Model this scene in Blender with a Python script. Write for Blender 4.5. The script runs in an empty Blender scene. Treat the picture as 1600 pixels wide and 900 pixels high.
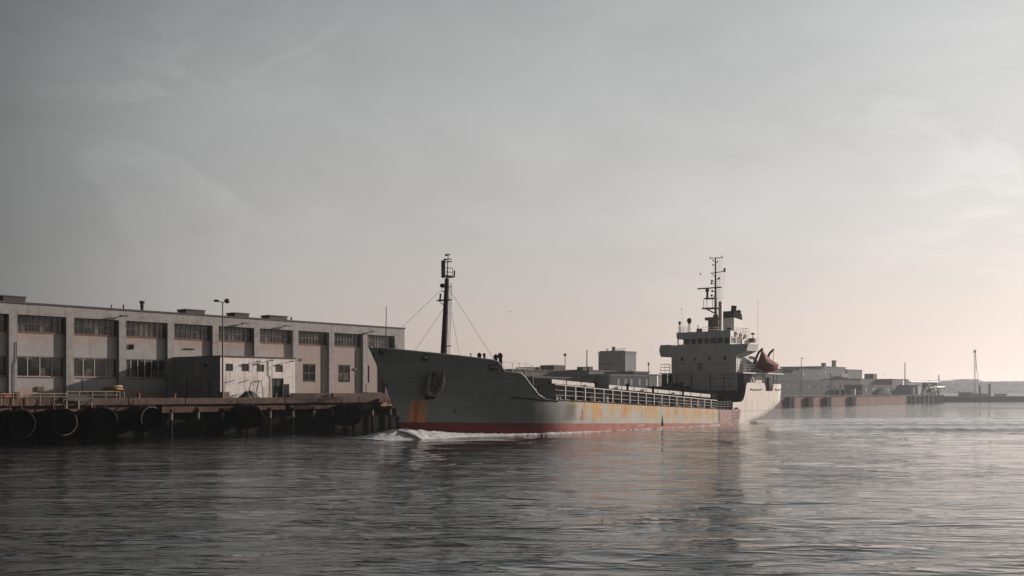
import bpy, math, random
import numpy as np
from mathutils import Vector, Matrix

S = bpy.context.scene
COL = S.collection
R = math.radians

# ------------------------------------------------------------------ camera
CAM_H = 4.1
cd = bpy.data.cameras.new("camera")
cam = bpy.data.objects.new("camera", cd)
COL.objects.link(cam)
cam.location = (0, 0, CAM_H)
cam.rotation_euler = (R(90), 0, 0)
cd.sensor_width = 36
cd.lens = 36
cd.shift_y = 163 / 1600
cd.clip_start = 0.5
cd.clip_end = 12000
S.camera = cam

# ------------------------------------------------------------------ sun, sky, exposure
SUN_AZ, SUN_EL = 60.0, 14.0          # azimuth clockwise from the view direction
sv = Vector((math.sin(R(SUN_AZ)) * math.cos(R(SUN_EL)), math.cos(R(SUN_AZ)) * math.cos(R(SUN_EL)), math.sin(R(SUN_EL))))
ld = bpy.data.lights.new("sun", 'SUN')
ld.energy = 5.0
ld.angle = R(0.6)
ld.color = (1.0, 0.86, 0.77)
sun = bpy.data.objects.new("sun", ld)
COL.objects.link(sun)
sun.rotation_euler = (-sv).to_track_quat('-Z', 'Y').to_euler()
sun.location = sv * 300

W = bpy.data.worlds.new("World")
S.world = W
W.use_nodes = True


class NT:
    """small node-tree writer"""
    def __init__(s, tree):
        s.t = tree
        s.n = tree.nodes
        s.l = tree.links

    def put(s, sock, v):
        if v is None:
            return
        if hasattr(v, 'is_output'):
            s.l.new(v, sock)
        elif isinstance(v, (tuple, list)) and len(v) == 3 and sock.type == 'RGBA':
            sock.default_value = (*v, 1)
        else:
            sock.default_value = v

    def math(s, op, a, b=None, c=None, clamp=False):
        m = s.n.new('ShaderNodeMath')
        m.operation = op
        m.use_clamp = clamp
        for i, v in enumerate((a, b, c)):
            if v is not None:
                s.put(m.inputs[i], v)
        return m.outputs[0]

    def mix(s, f, a, b, mode='MIX'):
        m = s.n.new('ShaderNodeMix')
        m.data_type = 'RGBA'
        m.blend_type = mode
        s.put(m.inputs[0], f)
        s.put(m.inputs[6], a)
        s.put(m.inputs[7], b)
        return m.outputs[2]

    def noise(s, vec, scale, detail=4, rough=.55, dist=0):
        m = s.n.new('ShaderNodeTexNoise')
        s.put(m.inputs['Vector'], vec)
        m.inputs['Scale'].default_value = scale
        m.inputs['Detail'].default_value = detail
        m.inputs['Roughness'].default_value = rough
        m.inputs['Distortion'].default_value = dist
        return m.outputs['Fac']

    def mapping(s, vec, scale=(1, 1, 1), loc=(0, 0, 0), rot=(0, 0, 0)):
        m = s.n.new('ShaderNodeMapping')
        s.put(m.inputs['Vector'], vec)
        m.inputs['Scale'].default_value = scale
        m.inputs['Location'].default_value = loc
        m.inputs['Rotation'].default_value = rot
        return m.outputs[0]

    def ramp(s, fac, stops, interp='LINEAR'):
        m = s.n.new('ShaderNodeValToRGB')
        s.put(m.inputs[0], fac)
        e = m.color_ramp.elements
        m.color_ramp.interpolation = interp
        while len(e) < len(stops):
            e.new(.5)
        for i, (p, c) in enumerate(stops):
            e[i].position = p
            e[i].color = (c, c, c, 1) if isinstance(c, (int, float)) else (*c, 1)
        return m.outputs[0]

    def step(s, v, a, b):
        m = s.n.new('ShaderNodeMapRange')
        m.interpolation_type = 'SMOOTHSTEP'
        s.put(m.inputs[0], v)
        s.put(m.inputs[1], a)
        s.put(m.inputs[2], b)
        return m.outputs[0]

    def sep(s, v):
        m = s.n.new('ShaderNodeSeparateXYZ')
        s.put(m.inputs[0], v)
        return m.outputs

    def coord(s, k='Object'):
        return s.n.new('ShaderNodeTexCoord').outputs[k]


def build_world():
    t = NT(W.node_tree)
    t.n.clear()
    out = t.n.new('ShaderNodeOutputWorld')
    bg = t.n.new('ShaderNodeBackground')
    sky = t.n.new('ShaderNodeTexSky')
    sky.sky_type = 'NISHITA'
    sky.sun_disc = False
    sky.sun_elevation = R(SUN_EL)
    sky.sun_rotation = R(SUN_AZ)
    sky.air_density = 1.5
    sky.dust_density = 4
    d = t.coord('Generated')
    x, y, z = t.sep(d)
    # brightness of the cloud veil grows towards the sun
    dh = t.math('ADD', t.math('MULTIPLY', x, math.sin(R(SUN_AZ))), t.math('MULTIPLY', y, math.cos(R(SUN_AZ))))
    cz = t.math('DIVIDE', dh, t.math('SQRT', t.math('MAXIMUM', t.math('ADD', t.math('MULTIPLY', x, x), t.math('MULTIPLY', y, y)), .0001)))
    lum = t.ramp(t.math('MULTIPLY', t.math('ADD', cz, 1.0), .5), [(0, .05), (.35, .085), (.47, .12), (.53, .21), (.59, .41), (.65, .53), (.75, .60), (.85, .73), (.93, .89), (1.0, 1.05)], 'B_SPLINE')
    lum = t.math('MULTIPLY', lum, SKY_GAIN)
    zp = t.math('MAXIMUM', z, 0.0)
    lum = t.math('MULTIPLY', lum, t.math('EXPONENT', t.math('MULTIPLY', zp, -.9)))
    # soft wisps
    wv = t.mapping(d, scale=(1.0, 1.0, 2.6), rot=(0, R(25), 0))
    n1 = t.noise(wv, 2.2, 5, .55, .6)
    n2 = t.noise(t.mapping(d, scale=(1.2, 1, 3.2), loc=(3, 1, 0), rot=(0, R(-28), R(10))), 5.0, 6, .6, .8)
    w = t.math('ADD', t.math('MULTIPLY', t.math('SUBTRACT', n1, .5), .26), t.math('MULTIPLY', t.math('SUBTRACT', n2, .5), .24))
    n3 = t.noise(t.mapping(d, scale=(1.0, 1, 2.4), loc=(1.7, 0, .4), rot=(0, R(32), 0)), 3.2, 7, .62, 1.2)
    w3 = t.math('MULTIPLY', t.ramp(n3, [(.50, 0.), (.56, 1.), (.70, 0.)]), t.ramp(t.noise(d, 2.6, 2), [(.45, 0.), (.62, 1.)]))
    w = t.math('ADD', w, t.math('MULTIPLY', w3, .10))
    fade = t.step(z, .0, .22)
    lum = t.math('MULTIPLY', lum, t.math('ADD', 1.0, t.math('MULTIPLY', w, fade)))
    awayd = t.math('SUBTRACT', 1.0, t.step(dh, .1, .95))
    lum = t.math('MULTIPLY', lum, t.math('SUBTRACT', 1.0, t.math('MULTIPLY', t.math('MULTIPLY', t.step(z, .24, .6), awayd), .75)))  # upper sky away from the sun darkened to deepen shade and water
    pink = t.math('EXPONENT', t.math('MULTIPLY', zp, -10.0))
    pink = t.math('MULTIPLY', pink, t.step(dh, -.1, .45))
    cool = t.mix(t.step(dh, -.75, .05), (.74, 1.0, 1.20), (.968, 1.0, 1.012))  # unseen sky behind the camera tinted cool to colour the shaded faces
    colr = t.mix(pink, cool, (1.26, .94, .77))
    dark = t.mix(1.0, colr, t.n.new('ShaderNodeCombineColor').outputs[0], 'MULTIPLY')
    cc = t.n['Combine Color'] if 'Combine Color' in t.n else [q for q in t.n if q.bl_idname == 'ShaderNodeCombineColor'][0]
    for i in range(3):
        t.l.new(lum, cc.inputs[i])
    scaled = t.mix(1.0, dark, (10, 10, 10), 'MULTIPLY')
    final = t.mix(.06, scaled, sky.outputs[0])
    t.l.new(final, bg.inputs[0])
    bg.inputs[1].default_value = 0.1
    t.l.new(bg.outputs[0], out.inputs[0])


SKY_GAIN = 1.0
build_world()

vs = S.view_settings
vs.view_transform = 'Standard'
vs.look = 'None'
vs.exposure = 0.0
vs.gamma = 1.0
S.cycles.use_denoising = True
S.cycles.max_bounces = 6
S.cycles.volume_bounces = 1
S.cycles.diffuse_bounces = 2
S.cycles.glossy_bounces = 3
S.cycles.use_adaptive_sampling = False


# ------------------------------------------------------------------ materials
def new_mat(name):
    m = bpy.data.materials.new(name)
    m.use_nodes = True
    t = NT(m.node_tree)
    return m, t, t.n['Principled BSDF']


def mat(name, col, rough=.6, metal=0.0, var=.18, scale=1.2, grime=None, grime_amt=.35, streak=None, streak_amt=.0,
        streak_scale=3.0, bump=0.0, spec=.5, bands=None):
    """weathered paint / stone / metal: broad patches, fine speckle, vertical run-off streaks"""
    m, t, b = new_mat(name)
    c = t.coord('Object')
    n = t.noise(c, scale, 6, .6)
    dk = tuple(v * (1 - var) for v in col)
    lt = tuple(min(1, v * (1 + var)) for v in col)
    f = t.ramp(n, [(.3, 0.0), (.7, 1.0)])
    k = t.mix(f, dk, lt)
    if grime:
        g = t.ramp(t.noise(c, scale * 2.3, 8, .7, .5), [(.5, 0.0), (.66, 1.0)])
        k = t.mix(t.math('MULTIPLY', g, grime_amt), k, grime)
    if streak:
        sx = t.mapping(c, scale=(streak_scale, streak_scale, streak_scale * .07))
        g = t.ramp(t.noise(sx, 1.0, 5, .65), [(.52, 0.0), (.68, 1.0)])
        k = t.mix(t.math('MULTIPLY', g, streak_amt), k, streak)
    t.l.new(k, b.inputs['Base Color'])
    rr = t.math('ADD', t.math('MULTIPLY', n, .25), rough - .12)
    t.l.new(rr, b.inputs['Roughness'])
    b.inputs['Metallic'].default_value = metal
    b.inputs['Specular IOR Level'].default_value = spec
    if bump:
        bp = t.n.new('ShaderNodeBump')
        bp.inputs['Strength'].default_value = bump
        bp.inputs['Distance'].default_value = .05
        t.l.new(t.noise(c, scale * 6, 6, .6), bp.inputs['Height'])
        t.l.new(bp.outputs[0], b.inputs['Normal'])
    return m


def water_mat():
    m, t, b = new_mat('harbour_water')
    b.inputs['Base Color'].default_value = (.006, .009, .010, 1)
    b.inputs['IOR'].default_value = 1.33
    b.inputs['Specular Tint'].default_value = (.80, .90, .96, 1)
    b.inputs['Specular IOR Level'].default_value = .42
    b.inputs['Roughness'].default_value = .02
    c = t.coord('Object')
    n1 = t.noise(t.mapping(c, scale=(.55, 1.2, 1), rot=(0, 0, R(8))), 1.6, 5, .6, .3)
    n2 = t.noise(t.mapping(c, scale=(.6, 1.2, 1), rot=(0, 0, R(-14))), 5.0, 4, .55, .3)
    n3 = t.noise(t.mapping(c, scale=(.25, 1.0, 1), rot=(0, 0, R(5))), .23, 3, .5)
    def ridge(v, p):
        return t.math('POWER', t.math('SUBTRACT', 1.0, t.math('ABSOLUTE', t.math('MULTIPLY', t.math('SUBTRACT', v, .5), 2.6))), p)
    q0 = ridge(t.noise(t.mapping(c, scale=(.33, 1.0, 1), rot=(0, 0, R(4))), .42, 3, .5, .5), 3.0)
    q1 = ridge(t.noise(t.mapping(c, scale=(.36, 1.0, 1), rot=(0, 0, R(-9)), loc=(40, 7, 0)), 1.05, 3, .5, .5), 3.0)
    hh = t.math('ADD', t.math('MULTIPLY', n1, .045), t.math('MULTIPLY', n2, .008))
    hh = t.math('ADD', hh, t.math('ADD', t.math('MULTIPLY', q0, .10), t.math('MULTIPLY', q1, .05)))
    hh = t.math('ADD', hh, t.math('MULTIPLY', n3, .35))
    # gusts: ruffled and calmer patches
    g = t.ramp(t.noise(t.mapping(c, scale=(.35, 1, 1)), .055, 3, .5), [(.35, .4), (.68, 1.25)])
    bp = t.n.new('ShaderNodeBump')
    bp.inputs['Distance'].default_value = 1.0
    t.l.new(t.math('MULTIPLY', g, .62), bp.inputs['Strength'])
    t.l.new(hh, bp.inputs['Height'])
    t.l.new(bp.outputs[0], b.inputs['Normal'])
    return m


def glass_mat():
    m, t, b = new_mat('dirty_glass')
    c = t.coord('Object')
    x, y, z = t.sep(c)
    cv = t.n.new('ShaderNodeCombineXYZ')
    t.l.new(t.math('FLOOR', t.math('MULTIPLY', x, 1.33)), cv.inputs[0])
    t.l.new(t.math('FLOOR', t.math('MULTIPLY', z, 1.1)), cv.inputs[1])
    wn = t.n.new('ShaderNodeTexWhiteNoise')
    t.l.new(cv.outputs[0], wn.inputs['Vector'])
    n = t.math('ADD', t.math('MULTIPLY', t.noise(t.mapping(c, scale=(1.3, 1.3, .5)), 1.4, 3, .5), .45), t.math('MULTIPLY', wn.outputs['Value'], .5))
    k = t.ramp(n, [(.40, (.006, .007, .008)), (.55, (.016, .015, .015)), (.62, (.05, .045, .04)), (.74, (.13, .12, .105))])
    t.l.new(k, b.inputs['Base Color'])
    b.inputs['Roughness'].default_value = .18
    return m


M = dict(
    water=water_mat(),
    glass=glass_mat(),
    concrete=mat('apron_concrete', (.16, .14, .13), .85, var=.25, scale=.35, grime=(.05, .045, .04), grime_amt=.6, bump=.3),
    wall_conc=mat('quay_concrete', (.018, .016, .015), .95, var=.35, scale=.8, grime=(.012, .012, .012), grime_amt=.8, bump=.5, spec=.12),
    cap=mat('quay_cap_brown', (.115, .082, .07), .85, var=.3, scale=.9, grime=(.08, .055, .045), grime_amt=.8, streak=(.07, .05, .04), streak_amt=.7, bump=.5, spec=.12),
    beam=mat('quay_beam_brown', (.13, .078, .06), .9, var=.4, scale=.7, grime=(.04, .03, .028), grime_amt=.9, bump=.5, spec=.12),
    broken=mat('broken_concrete', (.38, .22, .14), .9, var=.35, scale=2.0, grime=(.08, .05, .04), grime_amt=.7, bump=.8),
    far_wall=mat('far_quay_brick_red', (.18, .092, .07), .9, var=.3, scale=.25, grime=(.10, .07, .06), grime_amt=.6, streak=(.12, .07, .06), streak_amt=.6, streak_scale=.8),
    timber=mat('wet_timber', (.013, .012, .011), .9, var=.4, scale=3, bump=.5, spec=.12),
    timber_top=mat('weathered_timber', (.16, .11, .08), .85, var=.4, scale=3, grime=(.05, .035, .03), bump=.4),
    rubber=mat('fender_rubber', (.006, .006, .006), .9, var=.3, scale=3, bump=.3, spec=.12),
    rim_bright=mat('bright_fender_rim', (.13, .11, .085), .7, var=.45, scale=4, grime=(.04, .035, .03), grime_amt=.8),
    rubber_rim=mat('worn_fender_rim', (.018, .017, .016), .8, var=.45, scale=4, grime=(.03, .03, .03), grime_amt=.8),
    facade=mat('painted_facade', (.265, .26, .26), .8, var=.16, scale=.5, grime=(.19, .125, .10), grime_amt=.75, streak=(.13, .09, .075), streak_amt=.7, streak_scale=2.6, bump=.2),
    annex=mat('white_render', (.64, .60, .58), .8, var=.10, scale=.6, grime=(.3, .23, .2), grime_amt=.45, streak=(.22, .13, .09), streak_amt=.7, streak_scale=2.6),
    coping=mat('roof_edge', (.06, .05, .047), .8, var=.3),
    roof=mat('bitumen_roof', (.05, .05, .05), .9, var=.3),
    dark_metal=mat('dark_metal', (.03, .03, .031), .5, metal=.3, var=.3, scale=2),
    mullion=mat('mullion_grey', (.34, .32, .30), .6, var=.2, scale=3),
    mullion_dark=mat('mullion_rusty', (.07, .055, .05), .7, var=.3, scale=3),
    sill=mat('rusty_sill', (.16, .075, .045), .85, var=.4, scale=2),
    rail_yellow=mat('faded_rail', (.34, .26, .19), .7, var=.3, scale=3),
    rust=mat('rust', (.17, .065, .03), .9, var=.4, scale=3, bump=.3),
    rope=mat('rope', (.36, .24, .12), .9, var=.4, scale=8),
    tarp=mat('dark_tarp', (.05, .05, .052), .75, var=.3, scale=2),
    steel=mat('pole_steel', (.09, .085, .08), .55, metal=.2, var=.25),
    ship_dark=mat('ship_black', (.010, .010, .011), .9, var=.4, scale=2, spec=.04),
    ship_deck=mat('ship_deck_brown', (.06, .035, .03), .8, var=.4, scale=1, spec=.12),
    ship_white=mat('ship_white', (.63, .63, .61), .5, var=.07, scale=.8, grime=(.40, .33, .28), grime_amt=.35, streak=(.38, .27, .2), streak_amt=.30, streak_scale=1.7, spec=.12),
    ship_rail=mat('rail_white', (.66, .63, .59), .55, var=.12, scale=2, grime=(.3, .17, .1), grime_amt=.4, spec=.12),
    ship_grey=mat('ship_grey', (.27, .28, .265), .55, var=.12, scale=.8, grime=(.16, .12, .09), grime_amt=.4, spec=.12),
    mast=mat('mast_paint', (.055, .045, .04), .6, var=.3, scale=2, spec=.12),
    mast_stern=mat('mast_buff', (.15, .10, .085), .6, var=.3, scale=2, spec=.12),
    orange=mat('boat_orange', (.17, .016, .008), .55, var=.2, scale=1.5, grime=(.07, .012, .01), grime_amt=.6, spec=.12),
    anchor=mat('anchor_iron', (.16, .155, .15), .7, var=.3, scale=4, grime=(.12, .06, .03), grime_amt=.6, spec=.12),
    lens=mat('lamp_lens', (.75, .75, .72), .3, var=.05),
    bg_grey=mat('far_grey_wall', (.105, .115, .12), .85, var=.16, scale=.2, grime=(.10, .10, .10), grime_amt=.5, spec=.12),
    bg_dark=mat('far_dark_wall', (.045, .053, .058), .85, var=.25, scale=.25, spec=.12),
    bg_pale=mat('far_pale_wall', (.24, .24, .235), .85, var=.12, scale=.3, grime=(.2, .18, .16), grime_amt=.5, spec=.12),
    bg_tower=mat('tower_concrete', (.25, .265, .27), .85, var=.12, scale=.3, streak=(.12, .12, .12), streak_amt=.4, streak_scale=.6, spec=.12),
    bg_roof=mat('far_roof', (.075, .055, .05), .9, var=.3, scale=.4),
    teal=mat('teal_cladding', (.12, .20, .20), .8, var=.15),
    white=mat('white_paint', (.75, .73, .70), .6, var=.08),
    leaf=mat('far_foliage', (.05, .062, .045), .9, var=.4, scale=.4),
    bark=mat('far_bark', (.07, .055, .045), .9, var=.3),
    bank=mat('stone_bank', (.022, .026, .024), .95, var=.35, scale=.2, bump=.5),
    land=mat('yard_ground', (.13, .12, .11), .95, var=.3, scale=.08),
    bird=mat('gull_feathers', (.12, .12, .12), .8, var=.3),
)


# ------------------------------------------------------------------ mesh writer
class MB:
    def __init__(s, f=None):
        s.v, s.f, s.uv, s.f2 = [], [], [], f

    def pt(s, p):
        s.v.append(tuple(p) if s.f2 is None else tuple(s.f2(*p)))
        return len(s.v) - 1

    def quad(s, *ps):
        s.f.append([s.pt(p) for p in ps])
        return s

    def box(s, a, b, taper=1.0):
        x0, y0, z0 = a
        x1, y1, z1 = b
        mx, my = (x0 + x1) / 2, (y0 + y1) / 2
        q = [(x0, y0, z0), (x1, y0, z0), (x1, y1, z0), (x0, y1, z0)]
        r = [(mx + (p[0] - mx) * taper, my + (p[1] - my) * taper, z1) for p in q]
        i = [s.pt(p) for p in q + r]
        s.f += [[i[3], i[2], i[1], i[0]], [i[4], i[5], i[6], i[7]]]
        for k in range(4):
            j = (k + 1) % 4
            s.f.append([i[k], i[j], i[4 + j], i[4 + k]])
        return s

    def tube(s, p0, p1, r0, r1=None, n=8, cap=True):
        r1 = r0 if r1 is None else r1
        p0, p1 = Vector(p0), Vector(p1)
        d = (p1 - p0)
        if d.length < 1e-6:
            return s
        d.normalize()
        a = d.orthogonal().normalized()
        b = d.cross(a)
        A, B = [], []
        for k in range(n):
            w = 2 * math.pi * k / n
            o = a * math.cos(w) + b * math.sin(w)
            A.append(s.pt(p0 + o * r0))
            B.append(s.pt(p1 + o * r1))
        for k in range(n):
            j = (k + 1) % n
            s.f.append([A[k], A[j], B[j], B[k]])
        if cap:
            s.f.append(A[::-1])
            s.f.append(B)
        return s

    def path(s, pts, r, n=6):
        for a, b in zip(pts, pts[1:]):
            s.tube(a, b, r, n=n)
        return s

    def prism(s, poly, z0, z1):
        A = [s.pt((x, y, z0)) for x, y in poly]
        B = [s.pt((x, y, z1)) for x, y in poly]
        n = len(poly)
        s.f.append(A[::-1])
        s.f.append(B)
        for k in range(n):
            j = (k + 1) % n
            s.f.append([A[k], A[j], B[j], B[k]])
        return s

    def slab(s, poly3, dy):
        """polygon in x,z pulled along y: poly3 = [(x,z)..], dy=(y0,y1)"""
        A = [s.pt((x, dy[0], z)) for x, z in poly3]
        B = [s.pt((x, dy[1], z)) for x, z in poly3]
        n = len(poly3)
        s.f.append(A)
        s.f.append(B[::-1])
        for k in range(n):
            j = (k + 1) % n
            s.f.append([B[k], B[j], A[j], A[k]])
        return s

    def ball(s, c, r, n=10, m=6, sz=1.0, sx=1.0):
        rows = []
        for i in range(m + 1):
            th = math.pi * i / m
            rows.append([s.pt((c[0] + sx * r * math.sin(th) * math.cos(2 * math.pi * k / n),
                               c[1] + r * math.sin(th) * math.sin(2 * math.pi * k / n),
                               c[2] + sz * r * math.cos(th))) for k in range(n)])
        for i in range(m):
            for k in range(n):
                j = (k + 1) % n
                s.f.append([rows[i][k], rows[i + 1][k], rows[i + 1][j], rows[i][j]])
        return s

    def torus(s, c, axis, Rr, r, n=28, m=8):
        ax = Vector(axis).normalized()
        a = ax.orthogonal().normalized()
        b = ax.cross(a)
        rows = []
        for i in range(n):
            w = 2 * math.pi * i / n
            o = a * math.cos(w) + b * math.sin(w)
            rows.append([s.pt(Vector(c) + o * (Rr + r * math.cos(2 * math.pi * k / m)) + ax * r * math.sin(2 * math.pi * k / m)) for k in range(m)])
        for i in range(n):
            for k in range(m):
                s.f.append([rows[i][k], rows[i][(k + 1) % m], rows[(i + 1) % n][(k + 1) % m], rows[(i + 1) % n][k]])
        return s

    def build(s, name, m, parent=None, smooth=False, bevel=0.0, uvf=None):
        me = bpy.data.meshes.new(name)
        me.from_pydata(s.v, [], s.f)
        me.validate()
        if uvf:
            uv = me.uv_layers.new(name='UVMap')
            for lp in me.loops:
                uv.data[lp.index].uv = uvf(me.vertices[lp.vertex_index].co)
        for k in (m if isinstance(m, (list, tuple)) else [m]):
            me.materials.append(M[k] if isinstance(k, str) else k)
        if smooth:
            for p in me.polygons:
                p.use_smooth = True
        me.update()
        o = bpy.data.objects.new(name, me)
        COL.objects.link(o)
        if parent:
            o.parent = parent
        if bevel:
            bv = o.modifiers.new('bevel', 'BEVEL')
            bv.width = bevel
            bv.segments = 2
            bv.limit_method = 'ANGLE'
        return o


def thing(name, label, cat, loc=(0, 0, 0), rz=0.0, group=None):
    o = bpy.data.objects.new(name, None)
    COL.objects.link(o)
    o.empty_display_size = .5
    o.location = loc
    o.rotation_euler = (0, 0, rz)
    tag(o, label, cat, group)
    return o


def tag(o, label, cat, group=None, kind=None):
    o['label'] = label
    o['category'] = cat
    if group:
        o['group'] = group
    if kind:
        o['kind'] = kind
    return o


def struct(o):
    o['kind'] = 'structure'
    return o


def copy_tree(o, parent=None):
    c = o.copy()
    COL.objects.link(c)
    c.parent = parent
    for ch in list(o.children):
        copy_tree(ch, c)
    return c


# ------------------------------------------------------------------ quay frame: s runs along the quays, d away from the water
EX, EY = .639, .769
QR = math.atan2(EY, EX)


def sat(px, d):
    r = (px - 800) / 1600
    return d * (EX * r + EY) / (EX - EY * r)


def q2w(s, d, z=0):
    return (s * EX - d * EY, s * EY + d * EX, z)


def depth(s, d):
    return s * EY + d * EX


def zat(py, Y):
    return CAM_H + (613 - py) / 1600 * Y


def qz(px, py, d):
    return zat(py, depth(sat(px, d), d))


GZ = 3.1                    # quay surface height
D1, D2, DF = 88.4, 127.1, 109.2   # near quay edge, far quay edge, warehouse front

# ================================================================== SETTING
# ---- water: one sheet out to the horizon, dense in front, real swell that dies out with distance
rng = np.random.default_rng(4)


def water():
    th = np.concatenate([np.linspace(-math.pi, -.75, 30, endpoint=False), np.linspace(-.75, .75, 640, endpoint=False), np.linspace(.75, math.pi, 30, endpoint=False)])
    r = [4.0]
    while r[-1] < 9000:
        r.append(r[-1] * 1.0068 if r[-1] < 420 else r[-1] * 1.06)
    r = np.array(r)
    T, Rr = np.meshgrid(th, r)
    X = Rr * np.sin(T)
    Y = Rr * np.cos(T) - 6
    Z = np.zeros_like(X)
    DX = np.zeros_like(X)
    DY = np.zeros_like(X)
    for _ in range(96):
        lam = .55 * (7.0 / .55) ** rng.random()
        ang = rng.normal(R(93), R(27))
        k = 2 * math.pi / lam
        amp = .0021 * lam ** .72
        cell = Rr * .009
        att = np.clip((lam / 3.2 - cell) / (lam / 3.2), 0, 1)
        ph = k * (X * math.cos(ang) + Y * math.sin(ang)) + rng.random() * 6.28
        Z += att * amp * np.sin(ph)
        DX += att * amp * math.cos(ang) * np.cos(ph)
        DY += att * amp * math.sin(ang) * np.cos(ph)
    # gusts: rougher and slacker areas
    gust = np.zeros_like(X)
    for _ in range(9):
        lx, ly, p0, p1 = rng.uniform(18, 70), rng.uniform(9, 30), rng.random() * 6.28, rng.random() * 6.28
        gust += np.sin(X * 6.28 / lx + p0 + 1.3 * np.sin(Y / 23)) * np.sin(Y * 6.28 / ly + p1 + .8 * np.sin(X / 17))
    gust = 1.0 + .42 * np.clip(gust / 2.2, -1, 1.3)
    msk = np.clip((r[-1] - Rr) / 500, 0, 1) * np.where(np.abs(T) < .72, 1, 0) * gust
    Z *= msk
    X = X - .9 * DX * msk
    Y = Y - .9 * DY * msk
    # wake ridges that trail away behind the stern
    for (ox, oy, dx, dy, a, wd) in ((60, 111, 1, .02, .30, .8), (60, 117, 1, .05, .16, .7), (60, 128, 1, .10, .26, 1.1), (60, 141, 1, .18, .22, 1.3), (60, 156, 1, .25, .2, 1.6), (45, 101, 1, -.03, .12, .8)):
        q = (Y - oy) - (dy / dx) * (X - ox) + 1.2 * np.sin(X * .07 + oy)
        Z += a * np.exp(-(q / wd) ** 2) * np.clip((X - 26) / 14, 0, 1) * np.clip((150 - X) / 60, 0, 1)
    n, m = X.shape
    V = np.stack([X, Y, Z], -1).reshape(-1, 3)
    idx = np.arange(n * m).reshape(n, m)
    a = idx[:-1]
    b = idx[1:]
    F = np.stack([a, b, np.roll(b, -1, 1), np.roll(a, -1, 1)], -1).reshape(-1, 4)
    cpt = len(V)
    V = np.vstack([V, [[0, -6, 0]]])
    me = bpy.data.meshes.new('water')
    tri = [[int(idx[0, j]), int(idx[0, (j + 1) % m]), cpt] for j in range(m)]
    me.from_pydata(V.tolist(), [], F.tolist() + tri)
    me.polygons.foreach_set('use_smooth', [True] * len(me.polygons))
    me.materials.append(M['water'])
    me.update()
    o = bpy.data.objects.new('water', me)
    COL.objects.link(o)
    return struct(o)


water()

# ---- near quay: deck, wall under the overhang, brown cap
SN = 108.0
yard = MB(q2w)
yard.prism([(-200, D1 + 1.6), (SN, D1 + 1.6), (SN, D2 + 1.0), (400, D2 + 1.0), (400, 700), (-200, 700)], -4, GZ - .02)
struct(yard.build('ground', 'land'))
apron = MB(q2w)
apron.box((-200, D1 + .9, GZ - .7), (SN + .3, DF + 22, GZ))
struct(apron.build('quay_apron', 'concrete'))
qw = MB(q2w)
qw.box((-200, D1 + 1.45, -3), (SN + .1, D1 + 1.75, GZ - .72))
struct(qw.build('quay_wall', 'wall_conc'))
rr = random.Random(7)
cap = MB(q2w)
s = -40.0
while s < SN - .5:
    L = rr.choice([4.5, 6.0, 6.0, 8.0])
    e = min(SN, s + L)
    dz = rr.uniform(-.03, .03)
    cap.box((s + .03, D1, 2.92), (e - .03, D1 + .95, 3.56 + dz))
    s = e
o = cap.build('quay_cap', 'cap', bevel=.04)
struct(o)
bm_ = MB(q2w)
s = -40.0
while s < SN - .5:
    e = min(SN, s + rr.uniform(3, 9))
    bm_.box((s + .05, D1 + .35 + rr.uniform(-.1, .15), 2.15 + rr.uniform(-.12, .25)), (e - rr.uniform(.05, .6), D1 + 1.4, 2.9))
    s = e
struct(bm_.build('quay_beam', 'beam', bevel=.04))

# far quay: face, cap, surface
fq = MB(q2w)
e_far = sat(1473, D2)
fq.box((SN, D2, -3), (e_far, D2 + 1.0, 2.8))
struct(fq.build('far_quay_face', 'far_wall'))
fc = MB(q2w)
fc.box((SN - .2, D2 - .25, 2.8), (e_far + .2, D2 + 2.2, 3.15))
struct(fc.build('far_quay_cap', 'cap'))
# the yard ends at the far corner: open water beyond it to the distant bank
# ---- distant bank
bk = MB()
bk.box((165, 438, -3), (900, 445, 2.35), 1.0)
struct(bk.build('distant_bank', 'bank'))
fg = MB()
fg.box((150, 445, -3), (1450, 2250, 2.3))
struct(fg.build('distant_ground', 'land'))


def far_cut():
    """the yard block must stop at the far corner of the quay"""
    me = bpy.data.objects['ground'].data
    me.clear_geometry()
    g = MB(q2w)
    g.prism([(-200, D1 + 1.6), (SN, D1 + 1.6), (SN, D2 + .9), (e_far, D2 + .9), (e_far, 700), (-200, 1500)], -4, GZ - .02)
    me.from_pydata(g.v, [], g.f)
    me.update()


far_cut()

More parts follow.
